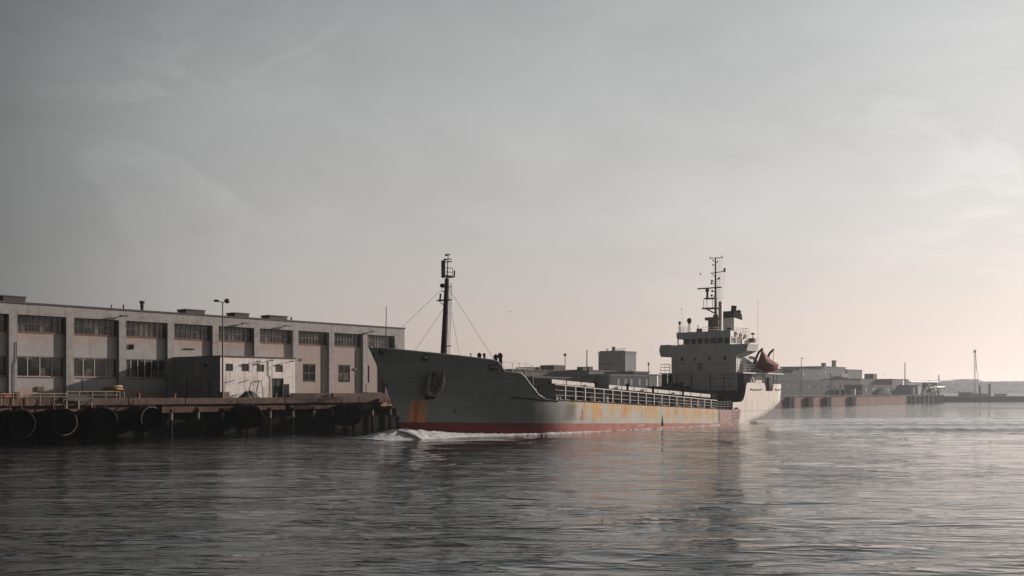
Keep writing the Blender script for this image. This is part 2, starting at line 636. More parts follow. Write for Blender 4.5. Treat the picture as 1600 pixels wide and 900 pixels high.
# ================================================================== NEAR QUAY THINGS
# ---- warehouse
X0 = sat(14, DF) - 6.18 * 2          # s of pier 0
PT = 6.18
wh = thing('warehouse', 'long two storey concrete warehouse with banded windows and flat roof along the quay', 'warehouse', q2w(X0, DF, GZ), QR)
LEN = sat(632, DF) - X0
H = 13.6 - GZ
UW0, UW1 = 10.55 - GZ, 12.33 - GZ
LW0, LW1 = 5.75 - GZ, 7.95 - GZ
PD = .45                              # pier depth
w = MB()
NB = 11
for i in range(12):
    x = PT * i
    x1 = x + .87 if i < 11 else LEN
    if i == 11:
        x = PT * 11
    w.box((x, 0, 0), (x1, PD + .02, UW1))
w.box((0, 0, UW1), (LEN, PD + .02, H - .12))
w.box((0, PD + .5, 0), (LEN, 18, H - .45))
w.build('wall', 'facade', wh)
sp = MB()
for i in range(NB):
    a, b = PT * i + .87, PT * (i + 1)
    sp.box((a, PD, LW1 if i < 7 else LW1), (b, PD + .49, UW0))
    if i < 8:
        sp.box((a, PD, 0), (b, PD + .49, LW0))
    else:
        c0 = a + (1.1 if i < 10 else .05)
        cw = 2.15 if i < 10 else .7
        sp.box((a, PD, 0), (c0, PD + .49, LW1))
        sp.box((c0 + cw, PD, 0), (b if i < 10 else a + 2.2, PD + .49, LW1))
        sp.box((c0, PD, 0), (c0 + cw, PD + .49, LW0 - .25))
        if i == 10:
            sp.box((a + 3.9, PD, 0), (b, PD + .49, LW1))
            sp.box((a + 2.2, PD, LW1 - .05), (a + 3.9, PD + .49, LW1))


def spandrel_mat():
    m, t, b = new_mat('spandrel_stained')
    c = t.coord('Object')
    x, y, z = t.sep(c)
    n = t.noise(c, .8, 7, .65, .4)
    base = t.mix(t.ramp(n, [(.35, 0.), (.65, 1.)]), (.26, .255, .255), (.33, .31, .30))
    fine = t.noise(t.mapping(c, scale=(1.6, 1.6, .5)), 1.1, 8, .7, .6)
    zz = t.math('ADD', z, t.math('MULTIPLY', t.math('SUBTRACT', fine, .5), 2.6))
    up = t.math('MULTIPLY', t.step(zz, 5.9, 6.8), t.math('SUBTRACT', 1.0, t.step(z, UW0 + .5, UW0 + .6)))
    lo = t.math('SUBTRACT', 1.0, t.step(zz, 1.1, 1.9))
    far = t.step(x, 40, 52)
    up = t.math('MULTIPLY', up, t.ramp(t.noise(t.mapping(c, scale=(1, 1, .6)), .9, 6, .7), [(.35, .15), (.6, 1.)]))
    msk = t.math('MAXIMUM', t.math('MAXIMUM', up, lo), t.math('MULTIPLY', far, t.ramp(n, [(.4, .45), (.6, .9)])))
    k = t.mix(t.math('MULTIPLY', msk, .75), base, (.31, .215, .175))
    dots = t.ramp(t.noise(t.mapping(c, scale=(1.5, 1.5, .9)), 2.6, 8, .75, .3), [(.57, 0.), (.64, 1.)])
    k = t.mix(t.math('MULTIPLY', t.math('MULTIPLY', dots, t.math('ADD', .25, t.math('MULTIPLY', msk, .75))), .9), k, (.11, .06, .045))
    st = t.ramp(t.noise(t.mapping(c, scale=(3.4, 3.4, .22)), 1.0, 5, .6), [(.56, 0.), (.7, 1.)])
    k = t.mix(t.math('MULTIPLY', st, .45), k, (.16, .10, .075))
    t.l.new(k, b.inputs['Base Color'])
    b.inputs['Roughness'].default_value = .85
    return m


sp.build('infill_panel', spandrel_mat(), wh)
cp = MB().box((-.15, -.12, H - .12), (LEN + .12, .75, H + .06))
cp.build('coping', 'coping', wh)
rf = MB().box((0, .75, H - .44), (LEN, 18, H - .2))
rf.build('roof', 'roof', wh)
MB().box((LEN - .02, PD, 0), (LEN + .004, 18, H - .12)).build('end_wall', 'facade', wh)
MB().box((-.004, PD, 0), (.02, 18, H - .12)).build('end_wall', 'facade', wh)
for i in range(NB):
    a, b = PT * i + .87, PT * (i + 1)
    MB().box((a, PD - .08, UW0 - .1), (b - .02, PD + .3, UW0 + .02)).build('window_sill', 'sill', wh)
    if i < 8:
        MB().box((a, PD - .08, LW0 - .09), (b - .02, PD + .3, LW0 + .02)).build('window_sill', 'sill', wh)


def window(parent, a, b, z0, z1, y, nv, nh, fm, t_=.05, name='window', ysign=1, glass='glass', off=0.0, skip=()):
    g = MB().box((a, y, z0), (b, y + .04, z1))
    g = g.build(name, glass, parent)
    f = MB()
    yy0, yy1 = y - .06, y - .003
    f.box((a, yy0, z0), (b, yy1, z0 + t_)).box((a, yy0, z1 - t_), (b, yy1, z1))
    f.box((a, yy0, z0 + t_), (a + t_, yy1, z1 - t_)).box((b - t_, yy0, z0 + t_), (b, yy1, z1 - t_))
    for k in range(1, nv + 1):
        if k in skip:
            continue
        x = a + (b - a) * k / (nv + 1)
        f.box((x - t_ / 2, yy0, z0 + t_), (x + t_ / 2, yy1, z1 - t_))
    for k in range(1, nh + 1):
        zz = z0 + (z1 - z0) * k / (nh + 1)
        f.box((a + t_, yy0 + .01, zz - t_ / 2), (b - t_, yy1, zz + t_ / 2))
    f.build('frame', fm, g)
    return g


wr = random.Random(3)
for i in range(NB):
    a, b = PT * i + .87, PT * (i + 1)
    if i <= 5:
        window(wh, a, b, UW0 + .02, UW1, PD + .16, 7, 1, 'mullion_dark', .06)
    else:
        window(wh, a, b, UW0 + .02, UW1, PD + .16, wr.choice([8, 9]), 1, 'mullion_dark', .08)
    if i < 8:
        window(wh, a, b, LW0 + .02, LW1, PD + .16, 3 if i < 4 else 5, 0, 'mullion', .09)
    elif i < 10:
        window(wh, a + 1.1, a + 3.25, LW0 - .25, LW1, PD + .1, 1, 1, 'mullion_dark', .08)
    else:
        window(wh, a + .05, a + .75, LW0 - .25, LW1, PD + .2, 0, 0, 'mullion_dark', .06)
        dd = MB().box((a + 2.2, PD + .15, .02), (a + 3.9, PD + .2, LW1 - .05)).build('door', 'ship_dark', wh)
        MB().box((a + 2.3, PD + .1, .1), (a + 2.38, PD + .148, LW1 - .15)).build('frame', 'mullion_dark', dd)
# blinds / pale panes standing behind some windows
for (i, u0, u1, z0, z1, c) in ((2, .2, .42, LW0, LW1 - .4, 'mullion'),):
    pass
# white door in the leftmost visible bay
a = PT + .87
wd = MB().box((a + 3.3, PD - .14, 0), (a + 4.5, PD - .04, 2.3)).build('door', 'white', wh)
MB().box((a + 3.45, PD - .16, .15), (a + 4.3, PD - .142, 2.1)).build('panel', 'mullion', wd)
# odd fittings that break the rhythm of the bays
for (i, x, z, w_, h2, m_) in ((4, .6, 6.0, .55, .55, 'ship_dark'), (2, 2.2, 1.1, .8, .5, 'mullion_dark'), (5, 1.6, 6.2, 1.4, .12, 'ship_dark'), (8, .4, 5.2, .5, .35, 'mullion_dark'), (9, 3.9, 4.1, .5, .3, 'mullion_dark'), (1, 2.4, 5.6, .4, .3, 'mullion_dark')):
    x0_ = PT * i + .87 + x
    MB().box((x0_, PD - .16, z), (x0_ + w_, PD - .004, z + h2)).build('wall_vent', m_, wh, bevel=.02)
for (i, x, z0_, z1_) in ((1, 2.1, .1, 2.6), (3, 1.2, .1, 2.5), (9, 4.3, .1, 6.9), (8, 4.4, .1, 7.1)):
    x0_ = PT * i + .87 + x
    MB().tube((x0_, PD - .05, z0_), (x0_, PD - .05, z1_), .03).build('conduit', 'mullion_dark', wh)
# wall lights on the fascia
for x in (PT * 4 + .3, PT * 7 - 1.8, PT * 8 - 1.4, PT * 10 + 1.6):
    MB().tube((x, 0, UW1 + .45), (x, -.5, UW1 + .5), .05).box((x - .45, -.75, UW1 + .42), (x + .45, -.4, UW1 + .56)).build('wall_lamp', 'dark_metal', wh)
# drain pipes
for x in (PT * 2 + .75, PT * 11 + .2):
    MB().path([(x, -.07, 8.0 if x > 60 else 6.3), (x, -.07, 4.6), (x - .25, -.07, 3.9), (x - .25, -.07, .1)], .035).build('drainpipe', 'dark_metal', wh)


def on_roof(px0, px1, py, dd, depth_=2.2):
    s0, s1 = sat(px0, dd) - X0, sat(px1, dd) - X0
    return s0, s1, qz(px0, py, dd) - GZ, dd - DF


for (p0, p1, py) in ((5, 40, 461), (290, 320, 482.5), (367, 389, 488), (421, 449, 492)):
    s0, s1, z, y = on_roof(p0, p1, py, DF + 2.2)
    b_ = MB().box((s0, y, H - .3), (s1, y + 1.8, z - .12)).box((s0 - .08, y - .08, z - .12), (s1 + .08, y + 1.9, z))
    for k in range(3):
        zz = H + (z - H) * (k + 1) / 4 - .1
        b_.box((s0 + .15, y - .03, zz), (s1 - .15, y - .004, zz + .05))
    b_.build('roof_vent', 'coping', wh)
for (p, py, r_) in ((174, 476, .07), (193, 476, .09), (222, 471, .19), (455, 495.5, .11)):
    s0, s1, z, y = on_roof(p, p, py, DF + 1.2)
    v = MB().tube((s0, y, H - .3), (s0, y, z), r_)
    if r_ > .15:
        v.tube((s0, y, z - .25), (s0, y, z + .05), r_ + .12).tube((s0, y, z - .65), (s0, y, z - .5), r_ + .06)
    v.build('vent_pipe', 'coping', wh)

# ---- annex
AX0, AX1, AD = sat(272, DF), sat(461, 99.8), 99.8
an = thing('annex_building', 'low white flat roofed annex with small square windows and a double door', 'annex', q2w(AX0, AD, GZ), QR)
AL, AW, AH = AX1 - AX0, DF - AD - .02, 8.15 - GZ
aw = MB()


def ax(px):
    return sat(px, AD) - AX0


def az(px, py):
    return qz(px, py, AD) - GZ


wins = [(352.6, 364, 568, 579.5), (377.3, 389, 568.5, 580.3), (401, 412.5, 569, 581), (430, 441.8, 570.5, 579)]
wz1, wz0 = az(358, 568.3), az(358, 579.8)
door0, door1, dz1 = ax(424.6), ax(443), az(433, 591)
edges = [0.0]
for (p0, p1, *_r) in wins:
    edges += [ax(p0), ax(p1)]
edges.append(AL)
aw.box((0, 0, wz1), (AL, .3, AH))
for k in range(0, len(edges), 2):
    aw.box((edges[k], 0, wz0), (edges[k + 1], .3, wz1))
aw.box((0, 0, 0), (door0, .3, wz0)).box((door1, 0, 0), (AL, .3, wz0)).box((door0, 0, dz1), (door1, .3, wz0))
aw.box((0, .3, 0), (.3, AW, AH)).box((AL - .3, .3, 0), (AL, AW, AH))
aw.build('wall', 'annex', an)
sidew = MB().box((-.012, .01, 0.02), (-.002, AW, AH - .02))  # thin dark sheet: shade of the left wall put into its colour
sidew.build('side_shade_sheet', mat('annex_side_shade', (.17, .175, .18), .85, var=.2, scale=.5, streak=(.12, .10, .09), streak_amt=.5), an)
MB().box((-.12, -.12, AH), (AL + .12, AW, AH + .14)).build('roof', 'coping', an)
for (p0, p1, *_r) in wins:
    window(an, ax(p0), ax(p1), wz0, wz1, .12, 1, 0, 'mullion_dark', .05)
dd = MB().box((door0, .14, 0), (door1, .2, dz1)).build('door', 'bg_dark', an)
MB().box((door0, .05, 0), (door0 + .08, .138, dz1)).box((door1 - .08, .05, 0), (door1, .138, dz1)).box((door0 + .08, .05, dz1 - .08), (door1 - .08, .138, dz1)) \
    .box(((door0 + door1) / 2 - .05, .08, 0), ((door0 + door1) / 2 + .05, .138, dz1 - .08)).build('frame', 'mullion_dark', dd)
for p in (351, 374):
    MB().tube((ax(p), -.06, az(p, 598)), (ax(p + 13), -.3, az(p + 13, 594)), .04).build('pipe_bracket', 'dark_metal', an)
for p, py in ((398, 566), (418, 564.5), (450, 566)):
    MB().tube((ax(p), 0, az(p, py)), (ax(p) + .1, -.55, az(p, py) + .1), .035).box((ax(p) - .12, -.8, az(p, py) + .02), (ax(p) + .3, -.5, az(p, py) + .16)).build('wall_lamp', 'dark_metal', an)
MB().path([(ax(419), -.05, AH - .3), (ax(419), -.05, wz0 - .4), (ax(422), -.05, wz0 - .6), (ax(422), -.05, .2)], .03).build('conduit', 'mullion_dark', an)
MB().box((-.14, 2.4, 3.9), (-.013, 3.1, 4.3)).build('vent', 'ship_dark', an)
for y in (2.0, 6.5):
    MB().path([(-.08, y, 2.2 + y * .1), (-.08, y, .05)], .05).build('drainpipe', 'ship_dark', an)
# leaning open door leaf and loose metal frames beside the annex door
o = thing('door_leaf', 'glazed door leaf standing open right of the annex double door', 'door', q2w(sat(444.5, AD - .5), AD - .25, GZ), QR)
g = MB().box((0, 0, .05), (.85, .05, az(448, 600.5))).build('pane', 'glass', o)
MB().box((-.06, -.02, 0), (0, .07, az(448, 600))).box((.85, -.02, 0), (.91, .07, az(448, 600))).box((0, -.02, az(448, 600) - .08), (.85, .07, az(448, 600))).build('frame', 'mullion_dark', o)
o = thing('metal_frame', 'empty rectangular metal frame leaning against white annex wall', 'frame', q2w(sat(399.5, AD - .5), AD - .4, GZ), QR)
hh = az(405, 596)
MB().tube((0, 0, 0), (0, .3, hh), .035).tube((1.1, 0, 0), (1.1, .3, hh + .1), .035).tube((0, .3, hh), (1.1, .3, hh + .1), .035).tube((0, .02, .9), (1.1, .02, .95), .025).build('frame', 'dark_metal', o)
o = thing('wire_trolley', 'pale slatted trolley with high back beside the annex door', 'trolley', q2w(sat(412, AD - 1.5), AD - 1.5, GZ), QR)
t_ = MB()
for x in (0, 1.0):
    t_.tube((x, 0, .15), (x - .05, .1, 1.75), .035).tube((x, -.8, .15), (x, -.8, .8), .035)
for k in range(6):
    t_.tube((0, .02 + k * .01, .3 + k * .28), (1.0, .02 + k * .01, .3 + k * .28), .025)
t_.tube((0, -.8, .8), (1, -.8, .8), .03).tube((0, 0, .3), (0, -.8, .3), .03).tube((1, 0, .3), (1, -.8, .3), .03)
t_.build('frame', 'rail_yellow', o)
for (x, y) in ((0, 0), (1, 0), (0, -.8), (1, -.8)):
    MB().tube((x - .04, y, .12), (x + .04, y, .12), .12, n=12).build('wheel', 'rubber', o)
# canvas covered boat-shaped heap
def heap(name, label, s0, s1, d0, w_, h_, m, seed, cat='heap'):
    r_ = random.Random(seed)
    L = s1 - s0
    b_ = MB()
    n, k_ = 22, 8
    rows = []
    for i in range(n + 1):
        q = i / n
        hgt = h_ * (math.sin(math.pi * min(1, q * 1.15 + .02)) ** .7 if q < .86 else max(.02, math.sin(math.pi * min(1, q * 1.15 + .02))) ** .7) * (1 + .18 * r_.uniform(-1, 1))
        row = []
        for j in range(k_ + 1):
            v = j / k_
            row.append(b_.pt((L * q, (v - .5) * w_ * (1 - .5 * abs(2 * q - 1) ** 2), max(0.0, hgt * math.sin(math.pi * v) ** .6) + .01)))
        rows.append(row)
    for i in range(n):
        for j in range(k_):
            b_.f.append([rows[i][j], rows[i + 1][j], rows[i + 1][j + 1], rows[i][j + 1]])
    o_ = b_.build(name, m, None, smooth=True)
    o_.location = q2w(s0, d0, GZ)
    o_.rotation_euler = (0, 0, QR)
    return tag(o_, label, cat)


heap('tarpaulin_heap', 'dark grey tarpaulin heap lying before the annex wall', sat(372, 97.5), sat(412, 97.5), 97.5, 1.8, 1.1, 'tarp', 1)
heap('pallet_pile_cover', 'low dark covered pile at the foot of the warehouse in annex shadow', sat(112, 106), sat(196, 106), 106, 2.2, 1.0, 'tarp', 5, 'pile')
# leaning poles by annex
o = thing('leaning_pipes', 'bundle of thin grey pipes leaning low against the annex wall', 'pipes', q2w(sat(354, AD - .6), AD - .7, GZ), QR)
for k in range(5):
    MB().tube((k * .35, -.2 * k * .3, .04), (1.6 + k * .28, .4, .7 + .09 * k), .03).build('pipe', 'mullion', o)
# small crate at the annex corner and debris at warehouse foot
def crate(name, label, px, d, w_, dp, h_, m, cat='crate'):
    o_ = thing(name, label, cat, q2w(sat(px, d), d, GZ), QR)
    b_ = MB()
    for k in range(3):
        z0 = h_ * k / 3 + .015
        b_.box((0, 0, z0), (w_, .04, z0 + h_ / 3 - .05)).box((0, dp - .04, z0), (w_, dp, z0 + h_ / 3 - .05))
        b_.box((0, .041, z0), (.04, dp - .041, z0 + h_ / 3 - .05)).box((w_ - .04, .041, z0), (w_, dp - .041, z0 + h_ / 3 - .05))
    b_.build('slats', m, o_)
    MB().box((.045, .045, .02), (w_ - .045, dp - .045, h_ - .12)).build('load', 'ship_dark', o_)
    return o_


crate('wooden_crate', 'brown crate at the foot of the tall lamp post', 347, 97.5, 1.0, .8, 1.1, 'timber_top')
crate('wooden_crate', 'grey crate at the warehouse end near the ship bow', 575, 100, 1.0, .9, 1.05, 'mullion_dark')
crate('wooden_crate', 'smaller crate right of the grey crate near ship bow', 589, 99, .9, .8, 1.0, 'timber_top')
o = thing('timber_stack', 'flat stack of pinkish boards on the quay edge close to the bow', 'timber stack', q2w(sat(452, 89.2), 89.1, GZ), QR)
for k in range(4):
    MB().box((k * .3, .1, .47 + k * .11), (15.5 - k * .5, 1.1, .47 + k * .11 + .1)).build('board', 'cap', o)
for x_ in (.6, 7.5, 14):
    MB().box((x_, .2, 0), (x_ + .3, 1.0, .47)).build('bearer', 'timber_top', o)
o = MB().path([(0, 0, 0), (.1, .05, 2.1)], .07).build('post', 'timber_top')
o.location = q2w(sat(571, 98), 98, GZ)
tag(o, 'short leaning brown post beside grey crate by the bow', 'post')

# ---- lamp post
LD = 97.0
lp = thing('street_lamp', 'tall thin twin headed floodlight post beside the annex corner', 'street lamp', q2w(sat(348, LD), LD, GZ))
LY = depth(sat(348, LD), LD)
lh = zat(472, LY) - GZ
MB().tube((0, 0, 0), (0, 0, lh), .11, .06, n=10).tube((0, 0, 0), (0, 0, .35), .22, n=10).build('pole', 'steel', lp)
MB().tube((-.55, 0, lh + .1), (0, 0, lh - .05), .04).tube((0, 0, lh - .05), (.35, 0, lh + .12), .04).build('bracket', 'steel', lp)
MB().ball((-.68, 0, lh + .14), .33, 10, 6, .42, 1.1).build('lamp_head', 'dark_metal', lp, smooth=True)
MB().ball((.48, 0, lh + .12), .32, 10, 6, .85, 1.0).build('lamp_head', 'dark_metal', lp, smooth=True)

# ---- quay railing
rl = thing('railing', 'faded yellow two bar railing along the quay edge at left', 'railing', q2w(sat(-60, D1), D1 - .08, 0), QR)
sb = sat(-60, D1)
posts = [-60, -38, -18, 1, 20, 41, 62, 84]
for px in posts:
    x = sat(px, D1) - sb
    MB().tube((x, 0, 2.95), (x, 0, 3.98), .035).build('post', 'rail_yellow', rl)
xe = sat(105, D1) - sb
MB().tube((0, 0, 3.98), (xe, 0, 3.98), .03).tube((0, 0, 3.72), (xe, 0, 3.72), .022).build('bar', 'rail_yellow', rl)
for px in (105, 124.5, 145.5, 166, 183, 188, 195):
    x = sat(px, D1) - sb
    MB().tube((x, .2, 3.3), (x, .2, 4.2), .04).build('post', 'rail_yellow', rl)
x2 = sat(188, D1) - sb
MB().tube((xe, .2, 4.17), (x2, .2, 4.17), .032).tube((xe, .2, 3.85), (x2, .2, 3.85), .022).build('bar', 'rail_yellow', rl)
# rope basket on a stand
o = thing('rope_basket', 'round basket of coiled yellow rope on a stand at railing end', 'rope basket', q2w(sat(181, D1 + 1.4), D1 + 1.4, GZ), QR)
MB().tube((0, 0, 0), (0, 0, 1.2), .09).tube((.35, 0, 0), (.35, 0, 1.2), .06).build('stand', 'rust', o)
b_ = MB()
for k in range(5):
    b_.torus((rr.uniform(-.04, .04) - .3, 0, 1.3 + k * .055), (rr.uniform(-.1, .1), rr.uniform(-.1, .1), 1), .85 - .12 * (k % 3), .07, 26, 6)
b_.build('rope_coil', 'rope', o, smooth=True)
MB().torus((-.3, 0, 1.25), (0, 0, 1), .95, .05, 26, 6).build('hoop', 'rust', o, smooth=True)
# red-brown winch at far left
o = thing('mooring_winch', 'rusty red mooring winch standing at the left end of the quay', 'winch', q2w(sat(14, 93), 93, GZ), QR)
MB().box((-.8, -.4, 0), (.9, .4, .15)).box((-.7, -.35, .15), (-.55, .35, 1.0)).box((.6, -.35, .15), (.75, .35, 1.0)).build('frame', 'rust', o)
MB().tube((-.55, 0, .62), (.6, 0, .62), .26, n=14).tube((-.54, 0, .62), (-.46, 0, .62), .42, n=14).tube((.5, 0, .62), (.58, 0, .62), .42, n=14).build('drum', 'rust', o)
MB().tube((.75, 0, .62), (1.0, 0, .62), .05).tube((1.0, 0, .62), (1.0, .1, 1.1), .04).build('crank', 'dark_metal', o)
# canvas bundle folded over the quay cap, with pale straps hanging
o = thing('canvas_bundle', 'dark canvas bundle slung over quay edge with pale straps hanging down', 'bundle', q2w(sat(98, D1 - .3), D1 - .05, 3.5), QR)
b_ = MB()
n = 16
rows = []
for i in range(n + 1):
    q = i / n
    rws = []
    for (y, z) in ((.9, .08), (.6, .25), (.2, .3), (-.2, .2), (-.32, -.05), (-.3, -.22)):
        e_ = math.sin(math.pi * (q * .94 + .03)) ** .5
        rws.append(b_.pt((q * 2.9, y, z * e_ + .04 * math.sin(9 * q + 3 * y))))
    rows.append(rws)
for i in range(n):
    for j in range(5):
        b_.f.append([rows[i][j], rows[i + 1][j], rows[i + 1][j + 1], rows[i][j + 1]])
b_.build('canvas', 'tarp', o, smooth=True)
for x in (.25, 1.35, 2.6):
    MB().box((x, -.4, -1.1 + .1 * x), (x + .12, -.36, -.15)).build('strap', 'bg_pale', o)

# bollards on the cap
bo = thing('bollard', 'rusty bollard on the near quay edge left of the lamp post', 'bollard', q2w(sat(272, D1 + .45), D1 + .45, 3.55), QR, 'rusty bollards on the near quay')
MB().tube((0, 0, 0), (0, 0, .34), .17, .14, n=12).tube((0, 0, .3), (0, 0, .42), .24, .2, n=12).build('head', 'rust', bo, smooth=False)
for px, lab in ((430, 'rusty bollard on the quay edge below the annex door'), (520, 'rusty bollard on the quay edge nearest the black fender ring by the bow'), (216, 'rusty bollard just right of the railing end')):
    c = copy_tree(bo)
    c.location = q2w(sat(px, D1 + .45), D1 + .45, 3.55)
    c['label'] = lab

# rubber fenders: long cylinders standing off the wall
fd = thing('rubber_fender', 'largest looking black cylindrical fender at the far left of the quay', 'fender', (0, 0, 0), QR, 'black cylindrical fenders along the near quay')
b_ = MB()
b_.tube((0, 2.2, 0), (0, -.95, 0), 1.2, 1.14, n=28, cap=False).tube((0, 0, 0), (0, -.02, 0), 1.15, 1.12, n=28)
for k in range(6):
    b_.torus((0, -.7 + k * .45, 0), (0, 1, 0), 1.15, .08, 28, 6)
b_.build('body', 'rubber', fd, smooth=False)
MB().torus((0, -.95, 0), (0, 1, 0), 1.1, .05, 32, 8).build('rim', 'rubber_rim', fd, smooth=True)
MB().tube((.5, -.2, .95), (.5, .6, 1.9), .04).tube((-.5, -.2, .95), (-.5, .6, 1.9), .04).build('chain', 'rust', fd)
fl = [(27, 1.45), (94, 1.5, 'black cylindrical fender second from left, under the canvas bundle'),
      (157, 1.6, 'black cylindrical fender under the rope basket end of railing'),
      (228, 1.65, 'black cylindrical fender with worn pale rim right of the railing'),
      (388, 1.6, 'black cylindrical fender below the annex front'),
      (546, 1.6, 'black cylindrical fender with bright round rim nearest the ship bow')]
for i, q in enumerate(fl):
    f_ = fd if i == 0 else copy_tree(fd)
    f_.location = q2w(sat(q[0], D1 - 1.1), D1 - 1.0, q[1])
    if i < 5:
        for ch in list(f_.children):
            if ch.name.startswith('rim'):
                a0, a1 = [(-60, 50), (-95, 35), (20, 95), (60, 200), (10, 60)][i]
                bb = MB().path([(1.1 * math.cos(R(a)), -.96, 1.1 * math.sin(R(a))) for a in np.linspace(a0, a1, 14)], .045, 6)
                me2 = bpy.data.meshes.new('rim')
                me2.from_pydata(bb.v, [], bb.f)
                me2.materials.append(M['rim_bright'] if i in (1, 3) else M['rubber_rim'])
                ch.data = me2
    if i:
        f_['label'] = q[2]
        if i == 5:
            for ch in f_.children:
                if ch.name.startswith('rim'):
                    ch.data = ch.data.copy()
                    ch.data.materials[0] = M['rim_bright']
        f_.rotation_euler = (0, rr.uniform(-.3, .3), QR + rr.uniform(-.08, .08))

# timber piles under the cap
pile = thing('timber_pile', 'dark upright timber pile under the near quay edge', 'pile', (0, 0, 0), 0, 'dark timber piles under the near quay')
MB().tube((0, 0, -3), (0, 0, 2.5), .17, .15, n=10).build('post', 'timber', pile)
MB().tube((0, 0, 1.4), (0, 0, 2.1), .19, .18, n=10).build('collar', 'timber_top', pile)
px_l = []
s = sat(-20, D1)
while s < SN - 1:
    px_l.append(s)
    s += 2.9
for i, s in enumerate(px_l):
    c = pile if i == 0 else copy_tree(pile)
    c.location = q2w(s, D1 + .3 + rr.uniform(-.08, .08), 0)
    c.rotation_euler = (rr.uniform(-.02, .02), rr.uniform(-.02, .02), rr.uniform(0, 3))
# broken concrete lumps at the end of the visible cap
b_ = thing('broken_slab', 'shattered orange brown concrete slab hanging off the quay beside the bow', 'broken slab', q2w(sat(588, D1 - .4), D1 - .5, 2.3), QR)
r2 = random.Random(12)
for k in range(9):
    x0, z0 = r2.uniform(0, 3.6), r2.uniform(-.05, .75)
    m_ = MB()
    a_ = r2.uniform(-.25, .15)
    L = r2.uniform(.8, 2.0)
    pts = [(0, 0), (L, a_), (L - .2, a_ + r2.uniform(.15, .4)), (.15, r2.uniform(.2, .4))]
    m_.slab([(x0 + p[0], z0 + p[1]) for p in pts], (r2.uniform(-.1, .3), r2.uniform(.4, .9)))
    m_.build('fragment', 'broken' if k % 3 else 'beam', b_)
for k in range(4):
    MB().path([(1 + k * .8, .2, .9), (1.6 + k * .8, -.1, .8), (2.3 + k * .7, -.25, .45 + .1 * k)], .03).build('rebar', 'rust', b_)

# ================================================================== SHIP
HX, HY, NX, NY = -.6225, -.7826, .7826, -.6225
SC = (25.7, 137.75)
SR = math.atan2(HY, HX)


def s2w(u, t, z):
    return (SC[0] + u * HX + t * NX, SC[1] + u * HY + t * NY, z)


def proj(u, t, z):
    X, Y, Z = s2w(u, t, z)
    return 800 + 1600 * X / Y, 613 - (Z - CAM_H) * 1600 / Y


def usolve(px, t, lo=-20, hi=60):
    for _ in range(50):
        m_ = (lo + hi) / 2
        if proj(m_, t, 0)[0] > px:
            lo = m_
        else:
            hi = m_
    return lo


def zs(py, u, t):
    return zat(py, s2w(u, t, 0)[1])


ship = thing('cargo_ship', 'weathered grey coastal cargo ship with red boot top under way past the quay', 'cargo ship', (SC[0], SC[1], 0), SR)
HB = 6.1
SH = [(-14.6, 5.26), (-8.9, 5.24), (-8.7, 4.95), (-8.55, 4.27), (-6.35, 4.27), (-6.2, 4.9), (-5.9, 5.36), (-1.0, 5.38), (-.6, 5.3), (-.3, 4.8), (.0, 3.8), (.5, 3.1), (1.2, 2.86), (3.5, 2.82), (3.55, 1.9),
      (10.9, 2.14), (18.7, 2.38), (25.8, 2.64), (32.3, 2.94), (41.7, 3.28), (43.6, 3.5), (44.4, 3.8), (45.7, 4.9), (46.4, 5.55), (46.9, 5.86), (47.4, 5.93), (48.6, 6.02), (48.8, 6.2), (49.2, 6.67), (49.6, 6.98), (50.1, 7.1),
      (52.8, 7.37), (55.6, 7.61), (58.5, 7.84), (61.5, 8.05)]


def sheer(u):
    if u <= SH[0][0]:
        return SH[0][1]
    for (a, za), (b, zb) in zip(SH, SH[1:]):
        if u <= b:
            return za + (zb - za) * (u - a) / (b - a)
    return SH[-1][1]


def ustem(z):
    tab = [(-2, 57.2), (0, 57.4), (1.4, 57.8), (3, 58.5), (5, 59.6), (7, 60.8), (8.1, 61.5)]
    if z <= -2:
        return 57.2
    for (a, ua), (b, ub) in zip(tab, tab[1:]):
        if z <= b:
            return ua + (ub - ua) * (z - a) / (b - a)
    return 61.5


def ustern(z):
    tab = [(-2, -6.0), (0, -10.4), (.7, -12.9), (1.6, -14.6), (2.6, -15.3), (4.2, -15.6), (5.4, -15.7)]
    if z <= -2:
        return -6
    for (a, ua), (b, ub) in zip(tab, tab[1:]):
        if z <= b:
            return ua + (ub - ua) * (z - a) / (b - a)
    return -15.7


def lerp(a, b, f):
    return a + (b - a) * max(0, min(1, f))


def halfb(u, z):
    le = lerp(15.5, 13.6, z / 8)
    x = max(0, (ustem(z) - u) / le)
    F = .5 * (x + 1 - math.sqrt((x - 1) ** 2 + .016)) / .992 + .008 * (1 - min(1, x))
    F = max(0, F) * (1 if x > .12 else (x / .12) ** .25 if x > 0 else 0)
    la = lerp(13, 5.5, (z + .2) / 3.0)
    x = max(0, min(1, (u - ustern(z)) / la))
    G = (1 - (1 - x) ** 2.2) ** lerp(.8, .55, z / 4)
    return HB * min(F, 1) * min(G, 1)


us = sorted(set([round(v, 3) for v in list(np.linspace(-15.7, -4, 34)) + list(np.linspace(-4, 40, 46)) + list(np.linspace(40, 61.5, 56))] + [a for a, _ in SH]))
NZ = 26
hl = MB()
for side in (1, -1):
    grid = []
    for u in us:
        row = []
        for j in range(NZ + 1):
            v = j / NZ
            z = -1.6 + (sheer(u) + 1.6) * v
            uu = min(max(u, ustern(z)), ustem(z))
            row.append(hl.pt((uu, side * halfb(uu, z), z)))
        grid.append(row)
    for i in range(len(us) - 1):
        for j in range(NZ):
            q = [grid[i][j], grid[i + 1][j], grid[i + 1][j + 1], grid[i][j + 1]]
            hl.f.append(q if side < 0 else q[::-1])


